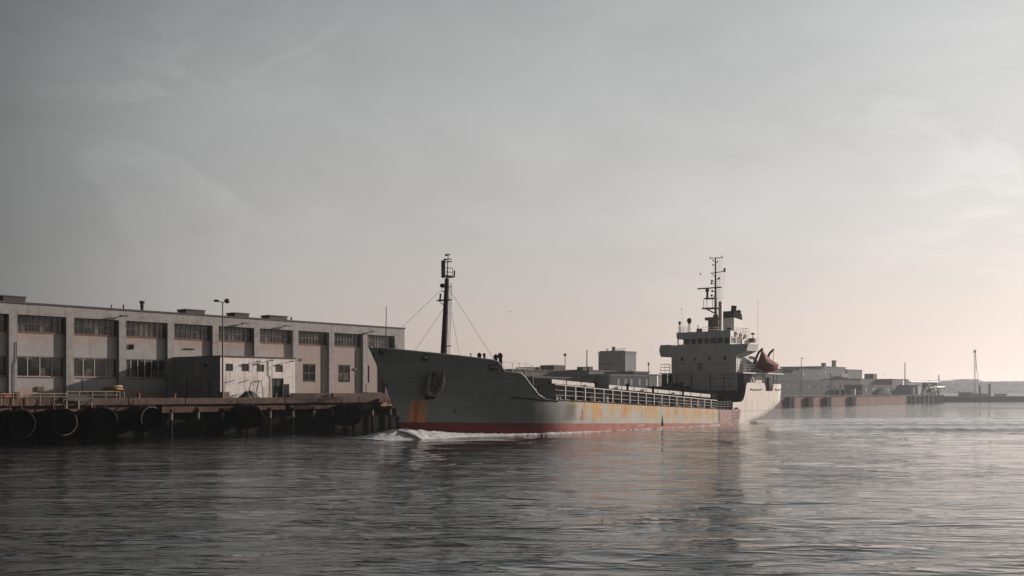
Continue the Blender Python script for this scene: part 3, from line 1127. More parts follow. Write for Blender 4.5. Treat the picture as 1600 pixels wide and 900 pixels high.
def hull_mat():
    m, t, b = new_mat('hull_paint')
    c = t.coord('Object')
    u, y, z = t.sep(c)
    n = t.noise(c, .45, 6, .6)
    grey = t.mix(t.ramp(n, [(.35, 0.), (.65, 1.)]), (.145, .157, .154), (.185, .196, .188))
    mid = t.mix(t.ramp(n, [(.3, 0.), (.7, 1.)]), (.36, .365, .325), (.46, .45, .39))
    paint = t.mix(t.math('SUBTRACT', 1.0, t.step(u, 38.0, 41.5)), grey, mid)
    # plate seams and slightly different plates amidships
    pl = t.n.new('ShaderNodeTexBrick')
    t.l.new(t.mapping(t.n.new('ShaderNodeCombineXYZ').outputs[0], scale=(1, 1, 1)), pl.inputs['Vector'])
    cx = [q for q in t.n if q.bl_idname == 'ShaderNodeCombineXYZ'][0]
    t.l.new(u, cx.inputs[0])
    t.l.new(z, cx.inputs[1])
    pl.inputs['Scale'].default_value = 1
    pl.inputs['Brick Width'].default_value = 5.2
    pl.inputs['Row Height'].default_value = 1.35
    pl.inputs['Mortar Size'].default_value = .018
    pl.inputs['Color1'].default_value = (1, 1, 1, 1)
    pl.inputs['Color2'].default_value = (.86, .87, .85, 1)
    pl.inputs['Mortar'].default_value = (.6, .55, .5, 1)
    paint = t.mix(.8, paint, pl.outputs['Color'], 'MULTIPLY')
    # long yellow rust runs: wide and narrow columns at irregular spacing
    def runs(scale, lo, hi, seed, zn):
        v = t.n.new('ShaderNodeCombineXYZ')
        t.l.new(t.math('ADD', u, t.math('MULTIPLY', t.noise(c, .9, 2), .25)), v.inputs[0])
        t.l.new(t.math('MULTIPLY', z, zn), v.inputs[1])
        v.inputs[2].default_value = seed
        return t.ramp(t.noise(v.outputs[0], scale, 4, .6), [(lo, 0.), (hi, 1.)])
    midmask = t.math('MULTIPLY', t.step(u, 7.6, 7.9), t.math('SUBTRACT', 1.0, t.step(u, 38.5, 41)))
    sh = t.math('ADD', 1.72, t.math('MULTIPLY', u, .0375))      # deck edge height
    below = t.math('SUBTRACT', sh, z)
    r1 = t.math('MULTIPLY', runs(.8, .515, .55, 2.3, .05), t.math('SUBTRACT', 1.0, t.step(below, .7, 2.1)))
    r2_ = t.math('MULTIPLY', runs(2.0, .57, .61, 7.1, .10), t.math('SUBTRACT', 1.0, t.step(below, .4, 1.5)))
    r3 = t.math('MULTIPLY', t.ramp(t.noise(t.mapping(c, scale=(1, 1, .8)), 1.0, 8, .7), [(.54, 0.), (.62, 1.)]), .6)
    rr_ = t.math('MULTIPLY', t.math('MAXIMUM', t.math('MAXIMUM', r1, r2_), r3), midmask)
    paint = t.mix(t.math('MULTIPLY', rr_, .93), paint, t.mix(t.ramp(t.noise(c, 1.2, 4), [(.4, 0.), (.6, 1.)]), (.46, .17, .025), (.52, .31, .07)))
    warm = t.math('MULTIPLY', midmask, t.math('SUBTRACT', 1.0, t.step(below, .1, .55)))
    paint = t.mix(t.math('MULTIPLY', warm, .35), paint, (.58, .38, .15))
    # named marks: rust cone below the anchor, split patches, dark scars
    def blotch(u0, u1, z0, z1, e=.25, dist=.5):
        nn = t.math('MULTIPLY', t.math('SUBTRACT', t.noise(t.mapping(c, scale=(1, 1, .45)), 1.6, 6, .7), .5), dist)
        uu = t.math('ADD', u, nn)
        zz = t.math('ADD', z, nn)
        a_ = t.math('MULTIPLY', t.step(uu, u0 - e, u0 + e), t.math('SUBTRACT', 1.0, t.step(uu, u1 - e, u1 + e)))
        b__ = t.math('MULTIPLY', t.step(zz, z0 - e, z0 + e), t.math('SUBTRACT', 1.0, t.step(zz, z1 - e, z1 + e)))
        return t.math('MULTIPLY', a_, b__)
    port = t.math('GREATER_THAN', y, 0.0)
    streaky = t.math('ADD', .45, t.math('MULTIPLY', runs(3.2, .42, .58, 4.4, .12), .55))
    for (args, colr, amt) in (((55.35, 56.95, .9, 3.3, .32, .5), (.48, .17, .035), .97),
                              ((56.1, 56.5, 1.0, 3.4, .15, .6), (.20, .075, .03), .8),
                              ((58.2, 59.6, .6, 2.6, .4, .6), (.25, .10, .04), .6),
                              ((35.0, 35.4, .9, 2.0, .2, 1.4), (.30, .12, .05), .8),
                              ((38.6, 40.4, 1.2, 3.1, .5, 1.5), (.06, .055, .05), .85),
                              ((8.5, 9.6, 1.0, 1.35, .1, .8), (.50, .25, .06), .9)):
        bm__ = t.math('MULTIPLY', blotch(*args), streaky if args[0] == 55.35 else 1.0)
        paint = t.mix(t.math('MULTIPLY', t.math('MULTIPLY', bm__, amt), port), paint, colr)
    for (p0, p1, zt_, zb_, col_, am) in ((908.5, 911.5, 1.9, 1.25, (.26, .09, .035), .9), (906.5, 909, 1.2, 1.2, (.26, .09, .035), .85), (927.5, 933.5, 3.0, 1.2, (.52, .28, .045), .95), (938, 941, 2.0, 1.3, (.50, .20, .04), .8),
                                         (955, 959, 2.9, 1.7, (.50, .27, .06), .9), (980, 983.5, 2.6, 1.7, (.52, .30, .07), .85), (993, 998, 2.7, 1.9, (.52, .29, .05), .9), (913, 914, 2.8, 1.3, (.33, .15, .06), .7),
                                         (1012, 1032, 1.5, .95, (.48, .33, .15), .6), (1043, 1048, 2.4, 1.2, (.50, .28, .08), .7), (1088, 1096, 1.9, 1.0, (.50, .24, .05), .75), (1068, 1072, 2.2, 1.0, (.46, .24, .08), .7)):
        ua, ub = usolve(p1, HB), usolve(p0, HB)
        m__ = blotch(ua, ub, zb_, zt_ + .4, .10, .6)
        paint = t.mix(t.math('MULTIPLY', t.math('MULTIPLY', m__, am), port), paint, col_)
    # primer coloured plates ahead of the white stern
    prim = t.math('MULTIPLY', t.step(u, 1.35, 1.45), t.math('SUBTRACT', 1.0, t.step(u, 7.6, 7.75)))
    pc = t.mix(t.ramp(t.noise(t.mapping(c, scale=(1, 1, 2.2)), 1.3, 7, .7), [(.45, 0.), (.6, 1.)]), (.34, .23, .20), (.20, .10, .075))
    pc = t.mix(t.step(u, 3.9, 4.0), t.mix(t.ramp(t.noise(t.mapping(c, scale=(.6, .6, 4.5)), 1.2, 6, .7), [(.42, 0.), (.55, 1.)]), (.10, .045, .035), (.30, .19, .16)), pc)
    lou = t.math('GREATER_THAN', t.math('SINE', t.math('MULTIPLY', t.math('ADD', z, t.math('MULTIPLY', t.noise(c, 1.5, 3), .12)), 17.0)), -.35)
    lou = t.math('MULTIPLY', lou, t.math('MULTIPLY', t.step(z, .55, .6), t.math('MULTIPLY', t.math('SUBTRACT', 1.0, t.step(z, 1.72, 1.76)), t.math('SUBTRACT', 1.0, t.step(u, 3.85, 3.95)))))
    pc = t.mix(t.math('MULTIPLY', lou, .85), pc, (.10, .045, .035))
    seam = t.math('MULTIPLY', t.step(u, 7.0, 7.1), t.math('SUBTRACT', 1.0, t.step(u, 7.45, 7.6)))
    pc = t.mix(t.math('MULTIPLY', seam, t.ramp(t.noise(c, 3, 5), [(.4, .5), (.6, 1.)])), pc, (.05, .035, .03))
    paint = t.mix(prim, paint, pc)
    # white stern and bulwark
    wst = t.math('SUBTRACT', 1.0, t.step(t.math('ADD', u, t.math('MULTIPLY', z, .25)), 1.35 + .35, 1.5 + .35))
    top = t.math('MULTIPLY', t.math('SUBTRACT', 1.0, t.step(u, 3.56, 3.58)), t.math('GREATER_THAN', z, 1.95))
    wm = t.math('MAXIMUM', wst, top)
    wc = t.mix(t.ramp(t.noise(t.mapping(c, scale=(2.2, 2.2, .3)), .9, 6, .6), [(.4, 0.), (.75, 1.)]), (.70, .66, .60), (.50, .44, .37))
    rub = t.math('MULTIPLY', t.math('GREATER_THAN', z, 1.62), t.math('LESS_THAN', z, 1.70))
    wc = t.mix(t.math('MULTIPLY', rub, .6), wc, (.25, .2, .16))
    paint = t.mix(wm, paint, wc)
    # red boot top, trimmed down by the stern
    bl = t.math('ADD', t.math('ADD', .06, t.math('MULTIPLY', u, .0232)), t.math('MULTIPLY', t.math('SUBTRACT', t.noise(c, .8, 3), .5), .06))
    rm = t.math('MULTIPLY', t.math('LESS_THAN', z, bl), t.step(u, 1.4, 1.5))
    red = t.mix(t.ramp(t.noise(t.mapping(c, scale=(1, 1, .5)), 1.1, 7, .65), [(.35, 0.), (.65, 1.)]), (.26, .058, .040), (.36, .115, .08))
    red = t.mix(t.step(u, 36, 44), red, (.14, .022, .018))
    paint = t.mix(rm, paint, red)
    t.l.new(paint, b.inputs['Base Color'])
    b.inputs['Roughness'].default_value = .6
    b.inputs['Specular IOR Level'].default_value = .18
    bp = t.n.new('ShaderNodeBump')
    bp.inputs['Strength'].default_value = .35
    bp.inputs['Distance'].default_value = .12
    t.l.new(t.math('ADD', t.noise(t.mapping(c, scale=(1, 1, .6)), .7, 3), t.math('MULTIPLY', pl.outputs['Fac'], -.15)), bp.inputs['Height'])
    t.l.new(bp.outputs[0], b.inputs['Normal'])
    return m


hull = hl.build('hull', hull_mat(), ship, smooth=True)
wl = hull.modifiers.new('weld', 'WELD')
wl.merge_threshold = .004
# decks
dk = MB()
for (a, b, zf) in ((-14.0, 3.5, lambda u: 2.2 if u > -.5 else 4.2), (3.5, 48.5, lambda u: 1.72 + .0375 * u - .06), (48.5, 60.8, lambda u: 6.2)):
    n = 24
    for k in range(n):
        u0, u1 = a + (b - a) * k / n, a + (b - a) * (k + 1) / n
        z0, z1 = zf((u0 + u1) / 2), zf((u0 + u1) / 2)
        h0, h1 = halfb(u0, z0) - .05, halfb(u1, z1) - .05
        dk.quad((u0, -h0, z0), (u1, -h1, z1), (u1, h1, z1), (u0, h0, z0))
hb, hb2 = halfb(48.5, 3.4) - .08, halfb(48.5, 6.2) - .08
dk.quad((48.5, -hb, 3.4), (48.5, hb, 3.4), (48.5, hb2, 6.2), (48.5, -hb2, 6.2))
hb = halfb(-.5, 3) - .06
dk.quad((-.5, -hb, 2.0), (-.5, hb, 2.0), (-.5, hb, 4.2), (-.5, -hb, 4.2))
dk.build('deck', 'ship_deck', ship)
# bulwark cap rail: bright narrow edge on the forecastle
cr = MB()
seq = [u for u in us if 43.4 <= u <= 61.2]
for side in (1, -1):
    pts = [(u, side * (halfb(u, sheer(u)) + .01), sheer(u) + .03) for u in seq]
    MB().path(pts, .06, 6).build('cap_rail', 'ship_grey', ship)
er = MB()
seq = [u for u in us if 43.7 <= u <= 47.2]
er.path([(u, halfb(u, sheer(u)) + .05, sheer(u) + .05) for u in seq], .055, 6)
er.build('edge_rail', 'ship_rail', ship)
# dark rubbing strake + red deck edge strake
st_ = MB()
for a, b in zip(np.linspace(41.6, 47.4, 12), np.linspace(41.6, 47.4, 12)[1:]):
    za, zb = lerp(3.2, 3.62, (a - 41.6) / 5.8), lerp(3.2, 3.62, (b - 41.6) / 5.8)
    st_.tube((a, halfb(a, za) + .03, za), (b, halfb(b, zb) + .03, zb), .075, n=6)
st_.build('rubbing_strake', 'ship_dark', ship)
st_ = MB()
nn_ = np.linspace(3.6, 41.6, 30)
for a, b in zip(nn_, nn_[1:]):
    st_.tube((a, HB * .999 + .03 if a < 38 else halfb(a, 3) + .03, 1.77 + .0375 * a), (b, HB * .999 + .03 if b < 38 else halfb(b, 3) + .03, 1.77 + .0375 * b), .06, n=5)
st_.build('deck_edge_strake', 'ship_deck', ship)

# hatch coaming and covers
def zh(u):        # top of covers
    return 3.55 + .0462 * u


TC = 4.2
co = MB()
co.quad((6, TC, 1.6), (42.3, TC, 3.0), (42.3, TC, zh(42.3) - .42), (6, TC, zh(6) - .42))
co.quad((6, -TC, 1.6), (42.3, -TC, 3.0), (42.3, -TC, zh(42.3) - .42), (6, -TC, zh(6) - .42))
co.quad((6, -TC, 1.6), (6, TC, 1.6), (6, TC, zh(6) - .42), (6, -TC, zh(6) - .42))
co.quad((42.3, -TC, 3.0), (42.3, TC, 3.0), (42.3, TC, zh(42.3) - .42), (42.3, -TC, zh(42.3) - .42))
co.build('hatch_coaming', 'ship_dark', ship)
NCV = 13
for k in range(NCV):
    a, b = 6.3 + k * 2.63, 6.3 + (k + 1) * 2.63 - .18
    c_ = MB()
    z0, z1 = zh(a), zh(b)
    y = TC + .18
    q = [(a, -y, z0 - .40), (b, -y, z1 - .40), (b, y, z1 - .40), (a, y, z0 - .40), (a, -y, z0), (b, -y, z1), (b, y, z1), (a, y, z0)]
    i0 = [c_.pt(p) for p in q]
    for f in ((3, 2, 1, 0), (4, 5, 6, 7), (0, 1, 5, 4), (1, 2, 6, 5), (2, 3, 7, 6), (3, 0, 4, 7)):
        c_.f.append([i0[j] for j in f])
    c_.build('hatch_cover', 'ship_rail' if k not in (9,) else 'ship_dark', ship)
# stowed covers at the fore end, dark wedge
sw = MB()
sw.slab([(40.6, 4.45), (45.2, 4.75), (45.2, 5.35), (43.8, 5.52), (40.6, 5.5)], (-TC, TC))
sw.build('stowed_cover', 'ship_dark', ship)
gb = MB()
gb.slab([(40.6, 3.3), (46.0, 3.5), (46.0, 4.72), (44.5, 4.72), (41.0, 4.35), (40.6, 4.2)], (-TC + .5, TC - .1))
gb.build('store_locker', 'ship_grey', ship)
# ventilators, winches and lockers along the side deck
gn = random.Random(21)
for u in (33.2, 27.0, 21.5, 14.5):
    z = 1.72 + .0375 * u
    tt = 5.0
    hgt = zh(u) + gn.uniform(.1, .32)
    v = MB().tube((u, tt, z), (u, tt, hgt - .25), .13, n=10)
    v.ball((u, tt, hgt - .15), .26, 10, 6, .8)
    v.build('ventilator', 'ship_dark', ship)
for u in np.arange(8, 40, 2.9):
    z = 1.72 + .0375 * u
    L = gn.uniform(.5, 1.3)
    MB().box((u, 4.75, z - .1), (u + L, 5.25, z + gn.uniform(.35, .95))).build('deck_locker', gn.choice(['ship_grey', 'ship_dark', 'ship_dark', 'ship_deck', 'ship_dark']), ship, bevel=.04)
MB().path([(6, 5.0, 2.1), (41, 5.0, 3.4)], .05).build('deck_pipe', 'ship_grey', ship)

# side rail (port and starboard): posts, top bar, mid bars
def zr(u):
    return 2.68 + .0525 * u


for side in (1, -1):
    rl_ = MB()
    for k, u in enumerate(np.arange(9.2, 41.8, 1.72)):
        z = 1.76 + .0375 * u
        tb = (halfb(u, 3) - .12) * side
        rl_.box((u - .055, tb - .05, z), (u + .055, tb + .05, zr(u)))
    for f, r_ in ((1.0, .05), (.66, .02), (.34, .02)):
        pts = []
        for u in np.arange(7.6, 42.4, 1.9):
            z = 1.76 + .0375 * u
            pts.append((u, (halfb(u, 3) - .12) * side, z + (zr(u) - z) * f))
        rl_.path(pts, r_, 5)
    rl_.build('side_rail', 'ship_rail', ship)
    r2l = MB()
    for u in np.arange(3.7, 7.7, .95):
        r2l.tube((u, (HB - .12) * side, 1.9), (u, (HB - .12) * side, 2.9), .028, n=5)
    for z in (2.9, 2.6, 2.3):
        r2l.tube((3.6, (HB - .12) * side, z), (7.6, (HB - .12) * side, z), .022, n=5)
    r2l.build('aft_rail', 'ship_grey', ship)
# gangway / cables draped under hatch edge
MB().path([(u, 4.62, zh(u) - .55 - .07 * math.sin(u * 2)) for u in np.arange(8, 40, .8)], .04).build('cable', 'ship_dark', ship)

# forecastle: rail, mast, stays, bitts
fr = MB()
uu0 = 48.6
for t_ in np.linspace(-4.2, 4.6, 8):
    fr.tube((uu0, t_, 6.2), (uu0, t_, 6.95), .03, n=5)
for z in (6.95, 6.6):
    fr.tube((uu0, -4.2, z), (uu0, 4.9, z), .028, n=5)
for (ua, ub) in ((48.6, 43.6),):
    fr.path([(48.6, 4.9, 6.95), (45.2, 4.9, 6.95), (44.4, 4.9, 6.75), (44.1, 4.9, 6.3), (44.1, 4.9, 3.4)], .035, 6)
    fr.path([(48.6, 4.9, 6.45), (44.1, 4.9, 6.35)], .025, 6)
    for u in (47.4, 46.3, 45.3):
        fr.tube((u, 4.9, 4.6), (u, 4.9, 6.95), .03, n=5)
fr.build('forecastle_rail', 'ship_rail', ship)

MU = 51.8
TOP = 17.35


def mlean(z):
    return MU - (z - 6.2) * .065


fmast = MB().tube((mlean(6.2), 0, 6.2), (mlean(14.9), 0, 14.9), .34, .21, n=12).tube((mlean(14.9), 0, 14.9), (mlean(TOP), 0, TOP), .07, .04, n=6).build('foremast', 'mast', ship)
pf = MB()
z = zs(431, MU, 0)
pf.box((mlean(z) - .4, -.36, z), (mlean(z) + .4, .4, z + .08)).tube((mlean(z), -.2, z - .15), (mlean(z), .95, z - .1), .06)
for (a_, b_) in ((-.36, -.33), (.36, -.33), (-.36, .36), (.36, .36)):
    pf.tube((mlean(z) + a_, b_, z), (mlean(z) + a_, b_, z + .8), .025, n=5)
for zz in (.4, .8):
    pf.path([(mlean(z) - .36, -.33, z + zz), (mlean(z) + .36, -.33, z + zz), (mlean(z) + .36, .36, z + zz), (mlean(z) - .36, .36, z + zz), (mlean(z) - .36, -.33, z + zz)], .02, 5)
pf.build('platform', 'mast', fmast)
MB().box((mlean(z) - .12, -.62, z - .1), (mlean(z) + .16, -.36, z + 1.55)).build('signal_lamp_box', 'ship_dark', fmast)
MB().tube((mlean(z), .9, z - .1), (mlean(z), .93, z + .5), .07).build('navigation_light', 'ship_dark', fmast)
z2 = zs(469, MU, 0)
MB().box((mlean(z2) - .3, -1.0, z2), (mlean(z2) + .3, .55, z2 + .09)).tube((mlean(z2), -.8, z2), (mlean(z2), -.7, z2 + .7), .09).tube((mlean(z2), -.9, z2 - .0), (mlean(z2), -.1, z2 - .55), .04).build('lower_platform', 'mast', fmast)
for py, w_ in ((408, .5), (404, .4), (397, .25)):
    zz = zs(py, MU, 0)
    MB().tube((mlean(zz), -w_, zz), (mlean(zz), w_, zz), .05).ball((mlean(zz), -w_, zz), .12, 8, 5).build('masthead_light', 'ship_dark', fmast)
zz = zs(445, MU, 0)
MB().ball((mlean(zz), -.55, zz), .27, 10, 6, .8).tube((mlean(zz), -.5, zz), (mlean(zz), 0, zz), .06).build('floodlight', 'ship_dark', fmast)
for py, w_ in ((454, -.7), (448, .55), (489, .4), (518, .4), (541, .9)):
    zz = zs(py, MU, 0)
    MB().tube((mlean(zz), 0, zz), (mlean(zz), w_, zz), .04).build('bracket', 'mast', fmast)
lad = MB()
for dy in (.3, .5):
    lad.tube((mlean(6.2) - .3, dy, 6.2), (mlean(14.5) - .2, dy - .05, 14.5), .02, n=5)
for k in range(24):
    zz = 6.5 + k * .34
    lad.tube((mlean(zz) - .28, .3, zz), (mlean(zz) - .28, .5, zz), .015, n=4)
lad.build('ladder', 'mast', fmast)
for (px, py, zt) in ((630, 515, 14.4), (675, 547, 12.2), (717.5, 553, 14.2), (777, 555, 14.3)):
    pass
for (ue, te, ze, zt) in ((59.9, -.3, 7.9, 14.4), (52.5, -3.9, 7.2, 12.4), (usolve(718.5, 3.0, 40, 60), 3.0, 7.3, 14.2), (usolve(778, 4.2, 40, 60), 4.2, 6.6, 14.3)):
    MB().tube((mlean(zt), 0, zt), (ue, te, ze), .015, n=4).build('stay', 'mast', fmast)
# jackstaff
MB().tube((59.4, 0, 6.4), (59.3, 0, 11.8), .055, .035, n=6).build('jackstaff', 'steel', ship)
# bitts, vents and fairlead rollers near the break of the forecastle
for (u, t_, h_, r_) in ((usolve(782, 4.3, 40, 60), 4.3, 7.55, .17), (usolve(775, 4.0, 40, 60), 4.0, 7.45, .15), (usolve(757, 4.0, 40, 60), 4.0, 7.6, .10), (usolve(749.5, 3.8, 40, 60), 3.8, 7.55, .14), (usolve(736, 3.5, 40, 60), 3.5, 7.65, .05)):
    MB().tube((u, t_, 6.2), (u, t_, h_ - .1), r_, n=8).ball((u + .05, t_, h_), r_ * 1.5, 8, 5, 1.2).build('mushroom_vent', 'ship_dark', ship)
wn = MB().box((55.2, -1.6, 6.2), (56.8, 1.6, 6.5)).tube((56, -1.5, 6.95), (56, 1.5, 6.95), .35, n=12)
wn.build('windlass', 'ship_dark', ship)


def hull_at(px, py, lo=40, hi=60.9):
    """point on the port side seen at a given bearing and height"""
    z = 5.0
    u = 50
    for _ in range(30):
        a, b = lo, hi
        for _k in range(40):
            m_ = (a + b) / 2
            if proj(m_, halfb(m_, z), z)[0] > px:
                a = m_
            else:
                b = m_
        u = a
        z = zs(py, u, halfb(u, z))
    return u, halfb(u, z), z


for (px, py, r_, two) in ((664, 558.5, .19, 1), (768, 573.5, .17, 0), (773.5, 574, .17, 1), (597, 549, .15, 1)):
    u, t_, z = hull_at(px, py)
    d_ = Vector((.35, 1, 0)).normalized()
    fo = MB().torus((u, t_ + .02, z), d_, r_ + .08, .07, 18, 6).build('fairlead', 'ship_dark', ship, smooth=True)
    MB().ball((u - .12, t_ + .06, z + .03), r_ * .55, 8, 5).build('roller', 'lens', fo, smooth=True)
# anchor in its hawse
u, t_, z = hull_at(676, 598)
T1 = Vector((halfb(u - .5, z) - halfb(u + .5, z), 0))
tang = Vector((1, -(halfb(u - .5, z) - halfb(u + .5, z)), 0)).normalized()
norm = Vector((-tang.y, tang.x, 0))
if norm.y < 0:
    norm = -norm
slope = (halfb(u, z + .5) - halfb(u, z - .5))
upv = (Vector((0, slope, 1))).normalized()
ctr = Vector((u, t_, z)) + norm * .2


def AP(a, b, c=0.0):
    return tuple(ctr + tang * a + upv * b + norm * c)


anc = MB()
for sgn in (1, -1):
    pts = [AP(0, -1.05), AP(.42 * sgn, -.98, .1), AP(.66 * sgn, -.45, .2), AP(.72 * sgn, .3, .25), AP(.66 * sgn, 1.15, .15)]
    rad = [.24, .28, .28, .24, .10]
    for (p, q), (ra, rb) in zip(zip(pts, pts[1:]), zip(rad, rad[1:])):
        anc.tube(p, q, ra, rb, n=8)
anc.tube(AP(0, -1.1), AP(0, .9), .13, .10, n=8)
anc.build('anchor', 'anchor', ship, smooth=False)
hp = MB().torus(AP(0, .75, -.12), tuple(norm), .14, .10, 18, 8)
hp.build('hawse_pipe', 'ship_dark', ship, smooth=True)
bk_ = MB()
bk_.tube(AP(.5, -1.38, -.16), AP(-.45, -1.33, -.16), .2, n=8).box((0, 0, 0), (.001, .001, .001)) if False else bk_.tube(AP(.5, -1.38, -.16), AP(-.45, -1.33, -.16), .2, n=8)
bk_.build('anchor_bolster', 'ship_dark', ship)
# weld star and draught marks on the bow side
u, t_, z = hull_at(711, 642)
mk = MB()
for a in (0, 60, 120):
    dx, dz = math.cos(R(a + 20)) * .22, math.sin(R(a + 20)) * .28
    mk.tube((u - dx, halfb(u - dx, z - dz) + .012, z - dz), (u + dx, halfb(u + dx, z + dz) + .012, z + dz), .018, n=4)
mk.build('thruster_mark', 'ship_dark', ship)
# bare vertical tear mark on midships side (black wedge)
mk = MB()
uu = 21.3
mk.slab([(uu - .28, .25), (uu + .28, .25), (uu + .05, 1.6)], (HB - .02, HB + .008))
mk.build('hull_scar', 'ship_dark', ship)
# small pale lettering-like load marks low on the boot top
mk = MB()
for k in range(5):
    mk.box((25.2 + k * .32, HB - .02, .42), (25.2 + k * .32 + .18, HB + .006, .50))
mk.build('load_mark', 'ship_rail', ship)

# ------------------------------------------------- superstructure
WH = 4.85
ZB, ZW, ZWT = 6.73, 8.95, 10.48      # boat deck, wing underside, wing top
br = MB()
br.box((-8.5, -WH, 1.4), (-.35, WH, 6.6))
br.build('deckhouse', 'ship_white', ship)
mdk = MB().box((-7.2, -WH, ZB + .02), (0, WH, 9.1)).build('bridge_house', 'ship_white', ship, bevel=.05)
# wing deck: wide block with slanted undersides
wg = MB()
A = [(-6.6, 9.75), (-6.85, 9.6)]
poly = [(-6.55, 10.62), (-6.75, 9.9), (-6.5, 9.0), (-WH - .02, 8.92), (WH + .02, 8.92), (6.35, 9.55), (6.6, 10.44), (4.0, 10.47), (-4.6, 10.5), (-5.3, 10.66)]
a_ = [wg.pt((.06, y, z)) for y, z in poly]
b__ = [wg.pt((-3.0, y, z)) for y, z in poly]
wg.f.append(a_)
wg.f.append(b__[::-1])
for k in range(len(poly)):
    j = (k + 1) % len(poly)
    wg.f.append([b__[k], b__[j], a_[j], a_[k]])
wg.build('bridge_wing', 'ship_white', ship)
wlh = MB()
wlh.box((-6.0, -3.95, 10.45), (-.06, 3.95, 10.62))
wlh.box((-6.0, -3.95, 11.36), (-.06, 3.95, 11.5))
nw = 8
ypos = np.linspace(-3.95, 3.95, nw + 1)
for y in ypos:
    y0 = max(-3.95, y - .09)
    wlh.box((-.26, y0, 10.62), (-.08, min(3.95, y + .09), 11.36))
wlh.box((-6.0, -3.6, 10.62), (-5.8, 3.6, 11.36))
for sd in (-1, 1):
    wlh.box((-6.0, min(sd * 3.95, sd * 3.75), 10.62), (-3.6, max(sd * 3.95, sd * 3.75), 11.36))
    wlh.box((-1.9, min(sd * 3.95, sd * 3.77), 10.62), (-1.7, max(sd * 3.95, sd * 3.77), 11.36))
wlh.build('wheelhouse', 'ship_white', ship)
# parapet above the wheelhouse, lower towards the stern
pp = MB()
pp.slab([(.02, 11.5), (.02, 12.28), (-1.6, 12.22), (-4.6, 11.85), (-6.0, 11.6), (-6.0, 11.5)], (3.93, 4.03))
pp.slab([(.02, 11.5), (.02, 12.28), (-1.6, 12.22), (-4.6, 11.85), (-6.0, 11.6), (-6.0, 11.5)], (-4.03, -3.93))
pp.box((-.08, -3.93, 11.5), (.02, 3.93, 12.28))
pp.build('parapet', 'ship_white', ship)
for k in range(nw):
    if k == 0:
        continue
    y0, y1 = ypos[k] + .09, ypos[k + 1] - .09
    MB().box((-.2, y0, 10.62), (-.16, y1, 11.36)).build('bridge_window', 'glass', ship)
for sd in (1,):
    MB().box((-3.6, 3.82, 10.62), (-1.9, 3.86, 11.36)).build('bridge_window', 'glass', ship)
    MB().box((-1.7, 3.82, 10.62), (-.26, 3.86, 11.36)).build('bridge_window', 'glass', ship)
# portholes and trims on the front
for px in (1065.5, 1087, 1109, 1132.5):
    lo, hi = -6.0, 6.0
    for _ in range(40):
        m_ = (lo + hi) / 2
        if proj(0, m_, 0)[0] < px:
            lo = m_
        else:
            hi = m_
    MB().box((-.02, lo - .15, 8.38), (.06, lo + .15, 8.95 - .03)).build('porthole', 'ship_dark', ship, bevel=.06)
MB().box((0, -WH, 7.93), (.035, WH, 7.98)).box((0, -WH, 7.2), (.02, WH, 7.23)).build('trim', 'ship_grey', ship)
dr = MB().box((0, -.75, 7.05), (.03, .1 - .25, 8.0)).build('front_door', 'ship_grey', ship)
MB().box((.031, -.8, 7.0), (.06, -.75, 8.02)).box((.031, -.15, 7.0), (.06, -.1, 8.02)).box((.031, -.75, 7.97), (.06, -.15, 8.02)).build('frame', 'ship_dark', dr)
# deckhouse front clutter: door, pipes, lockers, fire hose, shaded
for (y0, y1, z0, z1, m_) in ((-3.2, -2.4, 2.1, 4.3, 'ship_dark'), (1.2, 2.6, 2.1, 4.4, 'ship_grey'), (-1.6, .6, 2.1, 3.5, 'ship_grey'), (3.3, 4.3, 2.2, 4.2, 'ship_dark')):
    MB().box((-.35, y0, z0), (-.2 + (.5 if m_ == 'ship_grey' else 0), y1, z1)).build('locker' if m_ == 'ship_grey' else 'door', m_, ship, bevel=.03)
for y in (-4.2, -1.9, .9, 2.9):
    MB().tube((-.28, y, 2.0), (-.28, y, 6.55), .06).build('pipe', 'ship_dark', ship)
MB().box((-.34, .95, 4.9), (-.3, 4.2, 4.96)).box((-.34, .95, 5.9), (-.3, 4.2, 5.95)).build('trim', 'ship_dark', ship)
# boat deck slab
bd_ = MB()
bd_.prism([(.35, -6.55), (.35, 6.0), (-12.2, 6.1), (-13.3, 4.0), (-13.6, 0), (-13.3, -4.0), (-12.2, -6.1)], ZB - .14, ZB)
bd_.build('boat_deck', 'ship_white', ship)
# support pillars on either side
for (u, t_) in ((-.2, -6.2), (-.2, -5.2)):
    MB().box((u - .5, t_ - .28, 2.0), (u, t_ + .28, ZB - .14)).build('pillar', 'ship_dark', ship)
for u in (-3, -6.5, -10, -12.3):
    for sd in (-1, 1):
        MB().tube((u, sd * (5.6 if u > -12 else 5.0), 4.2), (u, sd * (5.6 if u > -12 else 5.0), ZB - .14), .08).build('stanchion', 'ship_rail', ship)
# dark machinery casing abaft the hatches, in front of the deckhouse
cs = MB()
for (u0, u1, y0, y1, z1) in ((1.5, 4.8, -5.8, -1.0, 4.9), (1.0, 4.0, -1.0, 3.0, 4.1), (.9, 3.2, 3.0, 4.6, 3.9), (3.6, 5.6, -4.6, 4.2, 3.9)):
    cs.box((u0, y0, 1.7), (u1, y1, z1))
cs.box((-.34, -4.8, 1.7), (.45, 5.5, 4.35))  # plain dark block across the lower front of the deckhouse
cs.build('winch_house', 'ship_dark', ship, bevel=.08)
for k in range(7):
    u, t_ = gn.uniform(1.4, 4.4), gn.uniform(-5.2, -1.4)
    MB().torus((u, t_, 5.0 + .1 * (k % 3)), (gn.uniform(-.3, .3), gn.uniform(-.3, .3), 1), gn.uniform(.25, .4), .12, 14, 6).build('rope_coil', 'ship_dark', ship)
